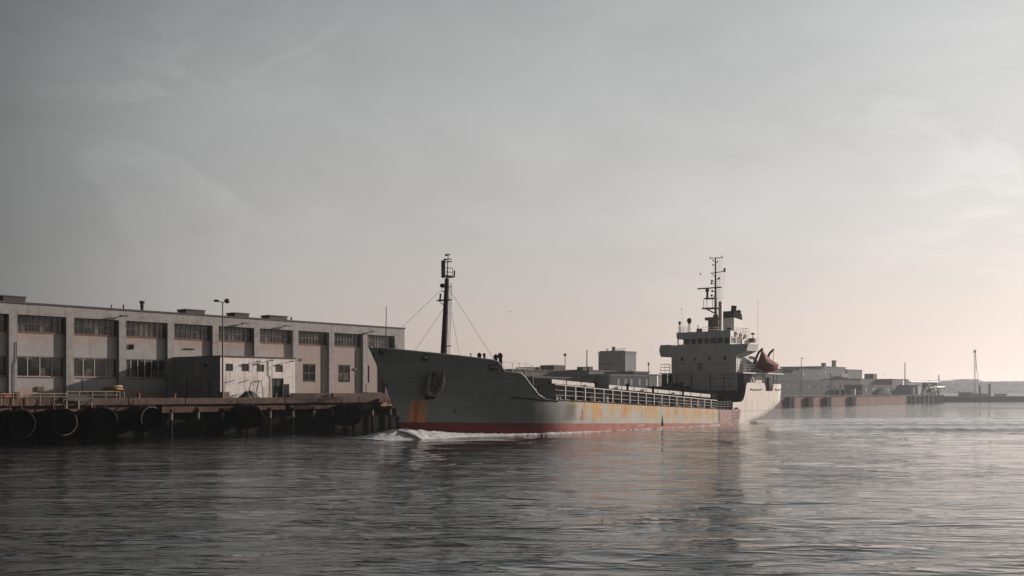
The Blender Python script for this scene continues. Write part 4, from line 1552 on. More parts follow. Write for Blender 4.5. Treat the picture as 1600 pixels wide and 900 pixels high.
# wing rail (port light box etc.) and boat-deck rails
def rail(pts, z0, h_, m_, name='guard_rail', step=1.1, r_=.024, parent=None, nb=3):
    b_ = MB()
    for (a, b) in zip(pts, pts[1:]):
        a, b = Vector(a), Vector(b)
        n_ = max(1, int((b - a).length / step))
        for k in range(n_ + 1):
            p = a.lerp(b, k / n_)
            b_.tube((p.x, p.y, z0), (p.x, p.y, z0 + h_), r_, n=5)
        for q in range(1, nb + 1):
            z = z0 + h_ * q / nb
            b_.tube((a.x, a.y, z), (b.x, b.y, z), r_, n=5)
    return b_.build(name, m_, parent or ship)


rail([(-2.0, -6.3), (.2, -6.45), (.2, -4.95)], ZB, 1.25, 'mast')
rail([(-8, 5.9), (-12.2, 5.9), (-13.2, 4.0), (-13.4, 0), (-13.2, -4.0), (-12.2, -5.9), (-3, -6.0)], ZB, 1.05, 'ship_rail')
rail([(.0, 5.0), (-.0, 5.9), (-3.2, 5.95)], ZB, 1.0, 'ship_rail')
rail([(-.3, -3.7), (-.3, -2.5)], 12.28, .75, 'ship_rail', step=.6)
rail([(-1.2, -.8), (-1.2, .9), (-3.5, 1.2)], 12.0, .9, 'ship_rail', step=.9)
rail([(-1.5, 3.8), (-6.0, 3.8), (-6.0, 0)], 11.5, 1.3, 'ship_rail', step=.8)
rail([(-8.7, 5.7), (-12, 5.4), (-13.8, 3)], 4.2, .9, 'ship_rail', step=.9)
MB().box((-2.3, WH + .01, 2.3), (-.4, 5.75, 6.5)).build('recess_shade_block', 'ship_dark', ship)  # added dark block, paints the shade of the deckhouse side recess
# things lashed to the bridge-top rail
for (u, z) in ((-1.6, 11.0 + .9), (-3.0, 11.75), (-4.4, 11.7)):
    MB().torus((u, 4.08, z), (0, 1, 0), .28, .09, 18, 6).build('lifebuoy', 'ship_rail', ship, smooth=True)
MB().box((-6.6, 3.2, 10.9), (-5.9, 4.6, 11.5)).build('locker', 'mast_stern', ship, bevel=.04)
# bridge-top gear: domes, lights
def tsolve(px, u=-1.0):
    lo, hi = -9.0, 9.0
    for _ in range(40):
        m_ = (lo + hi) / 2
        if proj(u, m_, 0)[0] < px:
            lo = m_
        else:
            hi = m_
    return lo


for (px, py, r_) in ((1062, 504.5, .2), (1077, 501, .33)):
    t_ = tsolve(px)
    z = zs(py, -1, t_)
    dm = MB().tube((-1, t_ - .12, 11.5), (-1, t_ - .08, z), .05).tube((-1, t_ + .16, 11.5), (-1, t_ + .06, z), .05).build('antenna_stand', 'ship_rail', ship)
    MB().ball((-1, t_, z), r_, 12, 8, 1.15).tube((-1, t_, z - r_ * 1.3), (-1, t_, z - r_ * .8), r_ * .6).build('antenna_dome', 'mast', dm, smooth=True)
t_ = tsolve(1063)
MB().tube((-1.5, t_, 11.5), (-1.5, t_, zs(483, -1.5, t_)), .018, n=4).ball((-1.5, t_ - .1, zs(483, -1.5, t_)), .12, 6, 4, .5, 1.4).build('whip_antenna', 'mast', ship)
t_ = tsolve(1090.5)
MB().tube((-1, t_, 11.5), (-1, t_, zs(507.5, -1, t_)), .1, .05).box((-1.2, t_ - .12, 12.2), (-.8, t_ + .55, 12.75)).build('searchlight', 'mast', ship, bevel=.03)

# main mast with radar
MA = -3.6
ty = tsolve(1119, MA) * 0


def mz_(py):
    return zs(py, MA, ty)


mm = MB()
mm.tube((MA, ty, 11.0), (MA, ty, mz_(492)), .48, .34, n=10).tube((MA, ty, mz_(492)), (MA, ty, mz_(402.5)), .19, .09, n=8)
mm = mm.build('main_mast', 'mast_stern', ship)
# broad trunk, lower, with bracketed platform
MB().box((MA - .5, ty - .95, 11.2), (MA + .4, ty - .15, mz_(497))).box((MA - .4, ty - 1.45, mz_(500)), (MA + .4, ty + .35, mz_(495.5))).build('mast_trunk', 'mast_stern', mm, bevel=.05)
MB().box((MA - .9, ty + .22, 11.0), (MA - .4, ty + .7, mz_(471))).build('exhaust_trunk', 'ship_white', mm, bevel=.06)
pl_ = MB()
pl_.prism([(MA + .8, ty - 1.7), (MA - .6, ty - 1.7), (MA - .6, ty + .2), (MA + .5, ty + .2)], mz_(482.5), mz_(480.5))
pl_.tube((MA, ty - 1.3, mz_(482.5)), (MA, ty, mz_(490)), .09)
pl_.prism([(MA + .5, ty - 1.5), (MA - .4, ty - 1.5), (MA - .4, ty + .1), (MA + .4, ty + .1)], mz_(467), mz_(465))
for (a_, b_) in ((.5, -1.55), (-.4, -1.55), (.5, -.2)):
    pl_.tube((MA + a_, ty + b_, mz_(481)), (MA + a_, ty + b_, mz_(467)), .04, n=5)
pl_.build('radar_platform', 'mast_stern', mm)
rd = MB().tube((MA + .1, ty - 1.2, mz_(465)), (MA + .1, ty - 1.2, mz_(451)), .16).ball((MA + .1, ty - 1.2, mz_(453)), .3, 10, 6, .9).build('radar_motor', 'mast', mm)
MB().box((MA + .0, ty - 2.65, mz_(450.5)), (MA + .25, ty + .95, mz_(448.7))).build('radar_scanner', 'mast', rd)
yd = MB()
yd.tube((MA, ty - .85, mz_(403)), (MA, ty + 1.0, mz_(403.5)), .055).tube((MA, ty - .85, mz_(403)), (MA, ty - .85, mz_(400)), .05).tube((MA, ty + 1.0, mz_(404)), (MA, ty + 1.0, mz_(400)), .05)
yd.build('top_yard', 'mast', mm)
MB().tube((MA, ty - .7, mz_(426.5)), (MA, ty + 1.35, mz_(425)), .055).tube((MA, ty - .6, mz_(427)), (MA, ty - .1, mz_(432)), .04).build('yard', 'mast', mm)
MB().box((MA - .12, ty + 1.25, mz_(426)), (MA + .12, ty + 1.5, mz_(420))).build('signal_light', 'mast', mm)
for py, w_ in ((408.5, -.35), (411, .3), (415, -.4), (440, -.55), (444, -.6), (463, -.6), (456, -.5), (437, .5)):
    z = mz_(py)
    MB().tube((MA, ty, z), (MA, ty + w_, z + .1), .04, n=5).ball((MA, ty + w_, z + .15), .11 if abs(w_) < .5 else .17, 8, 5).build('navigation_light', 'mast', mm)
for (y0, z0, y1, z1) in ((.35, 403.5, .38, 436), (.62, 403.5, .65, 440), (.95, 403.5, .55, 512), (1.35, 425, .9, 470), (-.35, 413, -.35, 427)):
    MB().tube((MA, ty + y0, mz_(z0)), (MA, ty + y1, mz_(z1)), .014, n=4).build('halyard', 'mast', mm)
lad = MB()
for dy in (.28, .5):
    lad.tube((MA - .1, ty + dy, mz_(500)), (MA - .1, ty + dy, mz_(437)), .02, n=4)
for k in range(20):
    z = lerp(mz_(500), mz_(437), k / 20)
    lad.tube((MA - .1, ty + .28, z), (MA - .1, ty + .5, z), .014, n=4)
lad.build('ladder', 'mast', mm)
MB().tube((MA + .4, ty - 2.15, mz_(425)), (MA + .4, ty - 2.0, mz_(428.5)), .06).build('pennant', 'mast', mm)
# funnel
FU0, FU1 = -6.6, -9.4
fn_ = MB()
y0, y1 = -.9, 1.2
zt = zs(487, -8, .3)
fn_.slab([(FU0, 9.0), (FU0 - .05, zt - .9), (FU1 - .0, zt - 1.15), (FU1 - .25, 9.0)], (y0, y1))
fn = fn_.build('funnel', 'ship_white', ship, bevel=.1)
MB().slab([(FU0 + .01, zt - .9), (FU0 - .03, zt), (FU1 + .2, zt - .25), (FU1 - .01, zt - 1.15)], (y0 - .01, y1 + .01)).build('funnel_band', 'ship_dark', fn, bevel=.06)
MB().box((FU0 - .02, .15, 11.6), (FU0 + .03, .85, 13.1)).build('grille', 'ship_dark', fn)
MB().tube((-7.4, .75, zt - .3), (-7.5, .85, zt + .75), .36, .38, n=12).build('uptake', 'ship_dark', fn)
MB().tube((-8.8, .9, zt - .8), (-8.8, .9, zt - .05), .3, n=12).ball((-8.8, .9, zt), .4, 10, 6, .7).build('exhaust', 'mast_stern', fn)
MB().tube((FU0 + .1, -.5, zt - .2), (FU0 + .1, -.5, zt + .45), .05).build('whistle', 'mast', fn)
# aft whip antenna with small dome
t_ = tsolve(1163, -8)
MB().tube((-8, 4.2, 9.0), (-8, 4.2, zs(470, -8, 3)), .02, n=4).build('whip_antenna', 'mast', ship)
MB().tube((-7, 3.9, 11.4), (-7, 3.9, 12.1), .05).ball((-7, 3.9, 12.15), .3, 10, 5, .5).build('antenna_dome', 'mast', ship)
# side of the bridge house: door, small fittings
MB().box((-2.0, WH, 6.9), (-1.2, WH + .03, 8.5)).build('side_door', 'ship_grey', ship)
MB().path([(-3.2, WH + .1, 6.8), (-3.6, WH + .1, 8.0), (-3.1, WH + .1, 8.5)], .05).build('crane_arm', 'mast', ship)
MB().ball((-1.2, WH + .12, 8.75), .12, 8, 5).build('deck_light', 'mast', ship)
# aft house behind boat (lower)
MB().box((-11.5, -3.5, ZB), (-7.2, 3.4, 8.6)).build('aft_house', 'ship_white', ship)
# davits
for u in (-4.5, -8.0):
    dv = MB()
    pts = [(u, 5.05, ZB), (u, 5.3, ZB + 1.4), (u, 5.9, ZB + 2.7), (u, 6.5, ZB + 3.25)]
    for p, q in zip(pts, pts[1:]):
        dv.tube(p, q, .17, .15, n=6)
    dv.tube((u + .5, 5.05, ZB), (u + .1, 5.8, ZB + 2.4), .1)
    dv.tube((u, 6.45, ZB + 3.2), (u, 6.45, ZB + 1.7), .03)
    dv.build('davit', 'mast', ship)
for u in (-5.2, -6.2, -7.4, -8.1):
    MB().box((u - .12, 5.0, ZB), (u + .12, 6.0, ZB + .65)).build('boat_chock', 'ship_rail', ship)
# gear in the poop shelter: bitts, ropes, drums (white/dark verticals)
for (u, t_, h_, m_) in ((-2.2, 5.2, 1.7, 'ship_dark'), (-4.2, 5.2, 2.2, 'ship_rail'), (-5.3, 4.9, 2.0, 'ship_rail'), (-7.2, 5.3, 1.4, 'mast_stern'), (-9.4, 5.0, 1.9, 'mast'), (-7.9, 4.2, 2.2, 'mast')):
    MB().tube((u, t_, 4.2), (u - .3, t_ - .1, 4.2 + h_), .16, .2, n=8).build('mooring_post', m_, ship)
MB().torus((-3.2, 5.5, 5.7), (0, 1, .2), .45, .14, 18, 6).build('hose_reel', 'ship_rail', ship, smooth=True)
MB().box((-5.6, HB - .25, 4.42), (-1.4, HB - .02, 4.5)).build('scupper', 'ship_dark', ship)
for (u0, u1) in ((-1.6, -5.2), (-9.4, -11.4)):
    pts = [(u, halfb(u, 4.35) + .03, 4.42 + .12 * ((abs(u - (u0 + u1) / 2) / (abs(u1 - u0) / 2)) ** 4)) for u in np.linspace(u0, u1, 9)]
    MB().path(pts, .06, 5).build('scupper', 'ship_dark', ship)
MB().box((2.0, HB + .0, 1.98), (3.0, HB + .06, 2.14)).build('scupper', 'ship_dark', ship)

# ---- lifeboat hangs from the davits: a thing of its own
lb = thing('lifeboat', 'dark red covered lifeboat hanging in davits on the port quarter of the ship', 'lifeboat', s2w(-7.0, 6.1, ZB + .12), SR)
lb.scale = (.72, 1.0, 1.02)
bt = MB()
Lb, Wb = 3.3, 1.15
rows = []
for i in range(25):
    q = -1 + 2 * i / 24
    w_ = Wb * (1 - abs(q) ** 2.4) ** .75
    row = []
    for k in range(9):
        a_ = math.pi * k / 8
        row.append(bt.pt((q * Lb, w_ * -math.cos(a_), .95 - .95 * math.sin(a_) ** .7 * (1 - .35 * abs(q) ** 3) + .25 * abs(q) ** 3)))
    rows.append(row)
for i in range(24):
    for k in range(8):
        bt.f.append([rows[i][k], rows[i + 1][k], rows[i + 1][k + 1], rows[i][k + 1]])
bt.build('boat_hull', 'orange', lb, smooth=True)
cv = MB()
rows = []
for i in range(25):
    q = -1 + 2 * i / 24
    w_ = Wb * 1.03 * (1 - abs(q) ** 2.4) ** .75
    ridge = 1.15 + 1.9 * (max(0, (q + 1) / 1.8) ** 1.2 if q < .8 else 1 - .75 * (q - .8) / .2)
    zr_ = .97 + .25 * abs(q) ** 3
    rows.append([cv.pt((q * Lb, -w_, zr_)), cv.pt((q * Lb, -w_ * .5, (zr_ + ridge) / 2 + .08)), cv.pt((q * Lb, 0, max(ridge, zr_))), cv.pt((q * Lb, w_ * .5, (zr_ + ridge) / 2 + .08)), cv.pt((q * Lb, w_, zr_))])
for i in range(24):
    for k in range(4):
        cv.f.append([rows[i][k], rows[i + 1][k], rows[i + 1][k + 1], rows[i][k + 1]])
cv.build('canvas_cover', 'orange', lb, smooth=False)
MB().path([(q * Lb, Wb * 1.05 * (1 - abs(q) ** 2.4) ** .75, .97 + .25 * abs(q) ** 3) for q in np.linspace(-.98, .98, 15)], .045).build('gunwale', 'mast_stern', lb)
MB().tube((Lb * .62, 0, 2.2), (Lb * .62, 0, 3.0), .03).build('lifting_hook', 'mast', lb)

# ================================================================== FOAM
def foam_mat():
    m, t, b = new_mat('foam')
    c = t.coord('Object')
    n = t.noise(c, 1.6, 8, .7)
    k = t.ramp(n, [(.3, (.42, .44, .44)), (.6, (.78, .79, .79))])
    t.l.new(k, b.inputs['Base Color'])
    b.inputs['Roughness'].default_value = .8
    bp = t.n.new('ShaderNodeBump')
    bp.inputs['Strength'].default_value = .9
    bp.inputs['Distance'].default_value = .2
    t.l.new(t.noise(c, 2.6, 8, .7), bp.inputs['Height'])
    t.l.new(bp.outputs[0], b.inputs['Normal'])
    return m


FM = foam_mat()


def bow_wave():
    r_ = np.random.default_rng(5)
    ph = r_.random((14, 3)) * 6.28
    kk = r_.uniform(.8, 5.5, (14, 2)) * np.sign(r_.random((14, 2)) - .5)

    def nz(x, y):
        return sum(math.sin(kk[i, 0] * x + kk[i, 1] * y + ph[i, 0]) / (1 + .35 * abs(kk[i, 0])) for i in range(14)) / 5

    for side in (1, -1):
        b_ = MB()
        N, K = 260, 16
        rows = []
        for i in range(N + 1):
            q = i / N
            u = 62.2 - q * 21 if side > 0 else 62.2 - q * 12
            hgt = .76 * math.exp(-((q - .17) / .24) ** 2) + .20 * math.exp(-((q - .5) / .35) ** 2)
            wd = 2.6 * (.45 + 1.2 * math.exp(-((q - .2) / .35) ** 2)) * (1 - q ** 3)
            wd = max(.3, wd)
            yb = halfb(min(u, 57.3), .2)
            row = []
            for k in range(K + 1):
                v = k / K
                y = yb - .35 + v * wd + q * .3
                prof = (1 - v) ** .6 * (1 - math.exp(-v * 9) * .15) if u < 58.8 else (1 - abs(v - .02)) ** 1.4
                z = hgt * prof * (1 + .2 * nz(u * 1.0, y * 1.3)) - .16 * v ** 3 + .10 * (1 - v) * nz(u * 2.1, y * 2)
                if u > 58.5:
                    z *= max(0, 1 - (u - 58.5) / 3.8) ** .8
                row.append(b_.pt((u + v * .5 - .1 * wd, side * y, z + .02)))
            rows.append(row)
        for i in range(N):
            for k in range(K):
                b_.f.append([rows[i][k], rows[i + 1][k], rows[i + 1][k + 1], rows[i][k + 1]])
        o_ = b_.build('bow_foam', FM, None, smooth=True)
        o_.location = (SC[0], SC[1], 0)
        o_.rotation_euler = (0, 0, SR)
        tag(o_, 'white bow wave foam curling along the port bow' if side > 0 else 'white bow wave foam thrown off the starboard bow', 'foam', None, 'stuff')
    # froth line along the side and drifting patches
    b_ = MB()
    N, K = 900, 5
    rows = []
    for i in range(N + 1):
        u = -9.5 + 53 * i / N
        yb = halfb(u, .05)
        f1 = nz(u * .55, 1.7) + .6 * nz(u * 1.7, 4.0) + .4 * nz(u * 4.1, 2.0)
        wd = .28 + .16 * nz(u * .8, 3) + .22 * math.exp(-((u - 40) / 7) ** 2)
        row = []
        for k in range(K + 1):
            v = k / K
            row.append(b_.pt((u, yb - .1 + v * max(.1, wd + .1), (.055 + .10 * f1 + .10 * math.exp(-((u - 42) / 6) ** 2)) * math.sin(math.pi * (.25 + .75 * v)) - .02 + .03 * nz(u * 6, v * 9))))
        rows.append(row)
    for i in range(N):
        for k in range(K):
            b_.f.append([rows[i][k], rows[i + 1][k], rows[i + 1][k + 1], rows[i][k + 1]])
    o_ = b_.build('side_froth', FM, None, smooth=True)
    o_.location = (SC[0], SC[1], 0)
    o_.rotation_euler = (0, 0, SR)
    tag(o_, 'thin broken line of froth along the ship waterline', 'froth', None, 'stuff')


bow_wave()

# ================================================================== BACKGROUND BUILDINGS
def far_block(name, label, px0, px1, ytop, d, dp, m_, base=GZ, group=None, cat='building', roofm='bg_roof', nwin=0, wy=None, rows=1, roof_h=.35, ybot=None, door=False):
    """front runs from px0 to px1; the roof line is at ytop over px0"""
    s0, s1 = sat(px0, d), sat(px1, d)
    z = zat(ytop, depth(s0, d))
    o_ = thing(name, label, cat, q2w(s0, d, base), QR, group)
    L, Hh = s1 - s0, z - base
    MB().box((0, 0, -.1), (L, dp, Hh - roof_h)).build('wall', m_, o_)
    MB().box((-.25, -.25, Hh - roof_h), (L + .25, dp + .25, Hh)).build('roof', roofm, o_)
    if nwin:
        z1 = Hh * .82 if rows == 1 else Hh * .9
        for rw in range(rows):
            for k in range(nwin):
                x = L * (k + .5) / nwin
                ww = min(1.6, L / nwin * .5)
                zc = Hh * (rw + .55) / rows
                MB().box((x - ww / 2, -.06, zc - .6), (x + ww / 2, -.02, zc + .6)).build('window', 'glass', o_)
    if door:
        MB().box((L * .3, -.08, 0), (L * .3 + 3.2, -.02, 3.4)).build('door', 'bg_dark', o_)
    return o_, L, Hh


# between the bow and the bridge
o, L, Hh = far_block('warehouse', 'long low pale warehouse with dark roof behind the ship foredeck', 800, 905, 576.5, 172, 24, 'bg_grey', nwin=7)
for (a, b, h_) in ((.42, .5, .8), (.55, .58, .9), (.78, .96, 1.6)):
    MB().box((L * a, 4, Hh), (L * b, 9, Hh + h_)).build('roof_vent', 'bg_roof', o)
far_block('lean_to_shed', 'low grey shed in front of the pale warehouse behind the foredeck', 832, 918, 588, 158, 9, 'bg_dark', nwin=5)
o, L, Hh = far_block('office_building', 'white fronted block left of the tall grey silo tower', 920, 944, 579, 160, 12, 'bg_pale', nwin=2, door=True)
for (a, h_) in ((.2, 1.1), (.6, 1.2)):
    MB().box((L * a, 3, Hh), (L * a + 1.8, 5, Hh + h_)).build('roof_vent', 'bg_roof', o)
far_block('tower_hall', 'flat roofed hall with red brown eaves at the foot of the grey tower', 905, 962, 577.5, 180, 18, 'bg_grey', nwin=4)
# tower: left face and right face
o, L, Hh = far_block('silo_tower', 'tall square grey concrete tower rising behind the ship hatches', 977, 994, 549.5, 200, 11.5, 'bg_tower', roofm='bg_tower', nwin=0)
MB().box((-.06, 2.0, Hh * .72), (-.01, 11.0, Hh * .735)).box((-.06, 6.2, 2), (-.01, 6.45, Hh - .6)).build('panel_joint', 'bg_roof', o)
MB().box((L * .35, -.08, Hh * .45), (L * .62, -.02, Hh * .58)).box((L * .35, -.08, Hh * .3), (L * .62, -.02, Hh * .4)).build('window', 'glass', o)
MB().box((-.1, -.1, Hh), (L + .1, .4, Hh + .25)).box((-.1, .4, Hh), (.3, 11, Hh + .5)).build('parapet', 'bg_tower', o)
MB().box((1.5, 5.8, Hh), (2.4, 6.7, Hh + 2.0)).tube((2, 6, Hh + 1), (2, 1, Hh + 1.2), .09).tube((2, 9, Hh), (2, 9, Hh + 1.4), .12).box((1.8, 8.4, Hh + 1.1), (2.2, 9.6, Hh + 1.3)).build('roof_gantry', 'bg_roof', o)
# rounded dark shed with bright windows
s0, s1 = sat(944, 150), sat(1013, 150)
o = thing('round_ended_shed', 'dark grey shed with rounded left end and pale windows below tower', 'shed', q2w(s0, 150, GZ), QR)
L = s1 - s0
Hh = zat(584, depth(s0, 150)) - GZ
poly = [(x, y) for x, y in [(3.2 - 3.2 * math.cos(a), 3.2 - 3.2 * math.sin(a)) for a in np.linspace(0, math.pi / 2, 9)]] + [(L, 0), (L, 9), (0, 9)]
MB().prism(poly, 0, Hh - .5).build('wall', 'bg_dark', o)
MB().prism([(x * 1.003 - .1, y - .15) for x, y in poly], Hh - .5, Hh).build('roof', 'bg_grey', o)
for px in (966, 977, 986, 999, 1010):
    x = sat(px, 150) - s0
    MB().box((x - .55, -.08, Hh * .5), (x + .55, -.02, Hh * .8)).build('window', 'bg_pale', o)
far_block('hall', 'grey flat hall right of the tall tower behind the ship rail', 990, 1014, 580, 165, 14, 'bg_dark', nwin=2)
o, L, Hh = far_block('hall', 'small grey block with pale corner just left of the ship bridge', 1012, 1028, 584.5, 160, 8, 'bg_grey')
MB().box((L - .7, -.1, 0), (L + .05, -.02, Hh - .4)).build('corner_post', 'white', o)
far_block('hall', 'low pale hall seen beneath the ship wing rail', 1030, 1062, 586, 175, 14, 'bg_pale', nwin=3)

# right of the stern
far_block('hall', 'leftmost low grey hall touching the ship stern outline', 1196, 1240, 581.5, 175, 14, 'bg_dark', nwin=3)
far_block('factory_block', 'grey factory block with lamp post before its left corner', 1249, 1286, 575.5, 182, 20, 'bg_grey', nwin=3, rows=2)
o, L, Hh = far_block('factory_block', 'highest grey factory block carrying two stubby chimneys', 1285, 1321, 572, 186, 20, 'bg_grey', nwin=4, rows=2)
for px, py in ((1293, 567), (1309, 563)):
    x = sat(px, 188) - sat(1285, 186)
    z = qz(px, py, 188) - GZ
    MB().box((x - .7, 3, Hh - .2), (x + .7, 4.6, z)).box((x - .85, 2.85, z - .5), (x + .85, 4.75, z - .2)).build('chimney', 'bg_roof', o)
MB().box((L * .55, -3, Hh * .62), (L * .98, 0, Hh * .66)).box((L * .6, -2.5, Hh * .66), (L * .9, -2.3, Hh * .76)).build('balcony', 'bg_pale', o)
far_block('factory_block', 'rightmost taller grey block with blank wall right of the chimneys', 1324, 1347, 577, 190, 18, 'bg_grey')
far_block('factory_block', 'narrow step roofed block behind the first lamp on far quay', 1238, 1251, 578.5, 178, 12, 'bg_dark')
far_block('long_shed', 'long low dark shed with many doors beneath the factory blocks', 1200, 1345, 591.5, 160, 18, 'bg_dark', nwin=14, door=True)
o, L, Hh = far_block('long_shed', 'long pale shed with brown roof box on the far quay', 1344, 1396, 591.5, 165, 18, 'bg_grey', nwin=6, door=True)
x = sat(1368, 166) - sat(1344, 165)
MB().box((x, 2, Hh), (x + 4.5, 6, Hh + 2.4)).build('roof_box', 'bg_roof', o)
o, L, Hh = far_block('warehouse', 'square pale block with white board on its wall near the loader', 1394, 1420, 592, 158, 16, 'bg_grey', nwin=2)
x = sat(1410, 158) - sat(1394, 158)
MB().box((x, -.2, Hh * .5), (x + 1.6, -.06, Hh - .5)).build('board', 'white', o)
far_block('canopy_shed', 'low flat canopy shed between pale shed and loader', 1347, 1393, 601, 150, 7, 'bg_dark', nwin=4)
far_block('teal_shed', 'small teal clad shed behind the loading gantry', 1434, 1452, 601.5, 150, 8, 'teal', roofm='bg_grey')
far_block('low_store', 'tiny cream store left of the teal shed', 1420, 1433, 604, 158, 6, 'bg_pale')
# dark trees/foliage before long shed
def bush(name, label, base, w_, h_, seed, cat, n=260, trunk=True, m_='leaf', group=None, leaf=.5):
    r_ = random.Random(seed)
    o_ = thing(name, label, cat, base, 0, group)
    b_ = MB()
    cl = [(r_.gauss(0, w_ * .26), r_.gauss(0, w_ * .2), h_ * r_.uniform(.35, .95)) for _ in range(14)]
    for k in range(n):
        c = r_.choice(cl)
        rad = w_ * .2 * (1.2 - c[2] / h_ * .6)
        p = Vector(c) + Vector((r_.gauss(0, rad), r_.gauss(0, rad), r_.gauss(0, rad * .7)))
        p.z = min(p.z, h_ * .93 + r_.uniform(0, .5))
        if p.z < h_ * .1:
            p.z = h_ * .15
        a = Vector((r_.uniform(-1, 1), r_.uniform(-1, 1), r_.uniform(-1, 1))).normalized() * leaf * r_.uniform(.6, 1.3)
        b = a.orthogonal().normalized() * leaf * r_.uniform(.5, 1)
        b_.f.append([b_.pt(p - a), b_.pt(p + b), b_.pt(p + a), b_.pt(p - b)])
    b_.build('crown', m_, o_)
    if trunk:
        t__ = MB().tube((0, 0, -.2), (0, 0, h_ * .6), h_ * .035, h_ * .015, n=7)
        for k in range(4):
            c = cl[k]
            t__.tube((0, 0, h_ * .35), c, h_ * .015, h_ * .006, n=5)
        t__.build('trunk', 'bark', o_)
    return o_


# small things on the far quay
def far_pole(px, ytop, d, label, head=None, r_=.16, cat='pole', name='pole', group=None):
    s_ = sat(px, d)
    Y = depth(s_, d)
    o_ = thing(name, label, cat, q2w(s_, d, GZ), QR, group)
    h_ = zat(ytop, Y) - GZ
    MB().tube((0, 0, 0), (0, 0, h_), r_, r_ * .6, n=8).build('pole', 'steel', o_)
    if head == 'lamp':
        MB().tube((0, 0, h_), (1.1, 0, h_ + .25), .1).box((.6, -.3, h_ + .1), (2.0, .3, h_ + .4)).build('lamp_head', 'steel', o_)
    elif head == 'knob':
        MB().ball((0, 0, h_ + .1), .5, 10, 6, .8).build('lamp_head', 'steel', o_)
    elif head == 'top':
        MB().tube((0, 0, h_), (0, 0, h_ + .8), .25).build('top', 'steel', o_)
    return o_


far_pole(883, 555, 170, 'thin lamp post with round head behind the ship foredeck', 'knob', name='street_lamp', cat='street lamp')
far_pole(917, 547, 165, 'bare brown mast just left of the tall grey tower', None, .22, 'mast', 'signal_mast')
far_pole(1013.5, 571, 150, 'short lamp post between the grey tower and ship bridge', 'top', name='street_lamp', cat='street lamp')
far_pole(1252, 560.5, 150, 'lamp post with sideways head standing right of the ship stern', 'lamp', name='street_lamp', cat='street lamp')
far_pole(1298, 581, 138, 'short dark post before the factory block on far quay', None, .2)
far_pole(1414, 566, 150, 'tall mast near the right end of the far quay', None, .28, 'mast', 'signal_mast')
far_pole(806, 573, 165, 'faint thin mast just above the bow step of the ship', None, .08, 'mast', 'signal_mast')

# fender piers on the far quay
fp = thing('fender_pier', 'dark timber fender against far quay nearest the ship stern', 'fender', (0, 0, 0), QR, 'dark timber fenders on the far quay')
MB().box((0, -1.1, -2), (1.5, -.26, 2.7)).box((1.9, -1.1, -2), (3.4, -.26, 2.7)).build('timbers', 'timber', fp)
MB().box((-.2, -1.2, 2.1), (3.6, -.28, 2.4)).build('waling', 'timber', fp)
for i, (px, lab) in enumerate(((1228, ''), (1258, 'dark timber fender against far quay, second from the ship stern'), (1287, 'dark timber fender below the short dark post on far quay'), (1326, 'dark timber fender at the left edge of the plain red wall'))):
    c = fp if i == 0 else copy_tree(fp)
    c.location = q2w(sat(px, D2), D2, 0)
    if i:
        c['label'] = lab
# pale posts, and a dark sheet painting the shade of open bays
dw = MB(q2w)
dw.box((sat(1416, D2), D2 - .05, -1), (e_far + .02, D2 - .004, 2.6))
o = dw.build('open_bay_shade', 'timber')
tag(o, 'dark facing sheet painting the shade of open bays at outer end of far quay', 'facing')
pp_ = thing('mooring_post', 'pale round topped post at left end of the dark facing', 'post', (0, 0, 0), QR, 'pale posts along the dark facing of the far quay')
MB().tube((0, -.3, -2), (0, -.3, 2.75), .3, .28, n=10).tube((0, -.3, 2.6), (0, -.3, 2.95), .4, .3, n=10).build('post', 'bg_pale', pp_)
for i, px in enumerate((1421, 1427, 1434, 1441, 1448, 1455, 1462, 1467.5, 1472)):
    c = pp_ if i == 0 else copy_tree(pp_)
    c.location = q2w(sat(px, D2), D2 - .1, 0)
    c['label'] = 'pale round topped post on the dark facing at the outer end of far quay'

# loader / gantry at the end of the far quay
gd = 131
gs = sat(1422, gd)
g = thing('loading_gantry', 'steel loading gantry with sloping chute at the end of far quay', 'gantry', q2w(gs, gd, GZ), QR)
gx = lambda px: sat(px, gd) - gs
gzz = lambda px, py: qz(px, py, gd) - GZ
MB().tube((0, 0, gzz(1422, 597)), (gx(1467), 0, gzz(1467, 597)), .32).build('boom', 'steel', g)
MB().tube((gx(1440), 0, 0), (gx(1452), 0, gzz(1452, 598)), .55, n=10).build('chute', 'bg_pale', g)
for px, q in ((1452, 1455), (1457, 1456), (1461, 1458), (1466, 1462)):
    MB().tube((gx(px), 0, 0), (gx(q), 0, gzz(q, 598)), .35).tube((gx(px), 3, 0), (gx(q), 3, gzz(q, 598)), .3).build('leg', 'steel', g)
MB().tube((gx(1452), 0, gzz(1452, 606)), (gx(1466), 0, gzz(1466, 604)), .25).tube((gx(1453), 0, gzz(1453, 601)), (gx(1465), 0, gzz(1465, 611)), .2).build('brace', 'steel', g)
MB().box((gx(1453), -.5, gzz(1453, 613)), (gx(1460), 2.5, gzz(1453, 608))).build('hopper', 'bg_dark', g)
MB().tube((gx(1462), 0, gzz(1462, 605)), (gx(1475), 0, gzz(1475, 605)), .45).build('arm', 'steel', g)
MB().ball((gx(1476), 0, gzz(1476, 605)), .75, 10, 6).build('lamp_globe', 'white', g)
MB().tube((gx(1467), 0, 0), (gx(1467), 0, gzz(1467, 585.5)), .2).build('post', 'bg_pale', g)
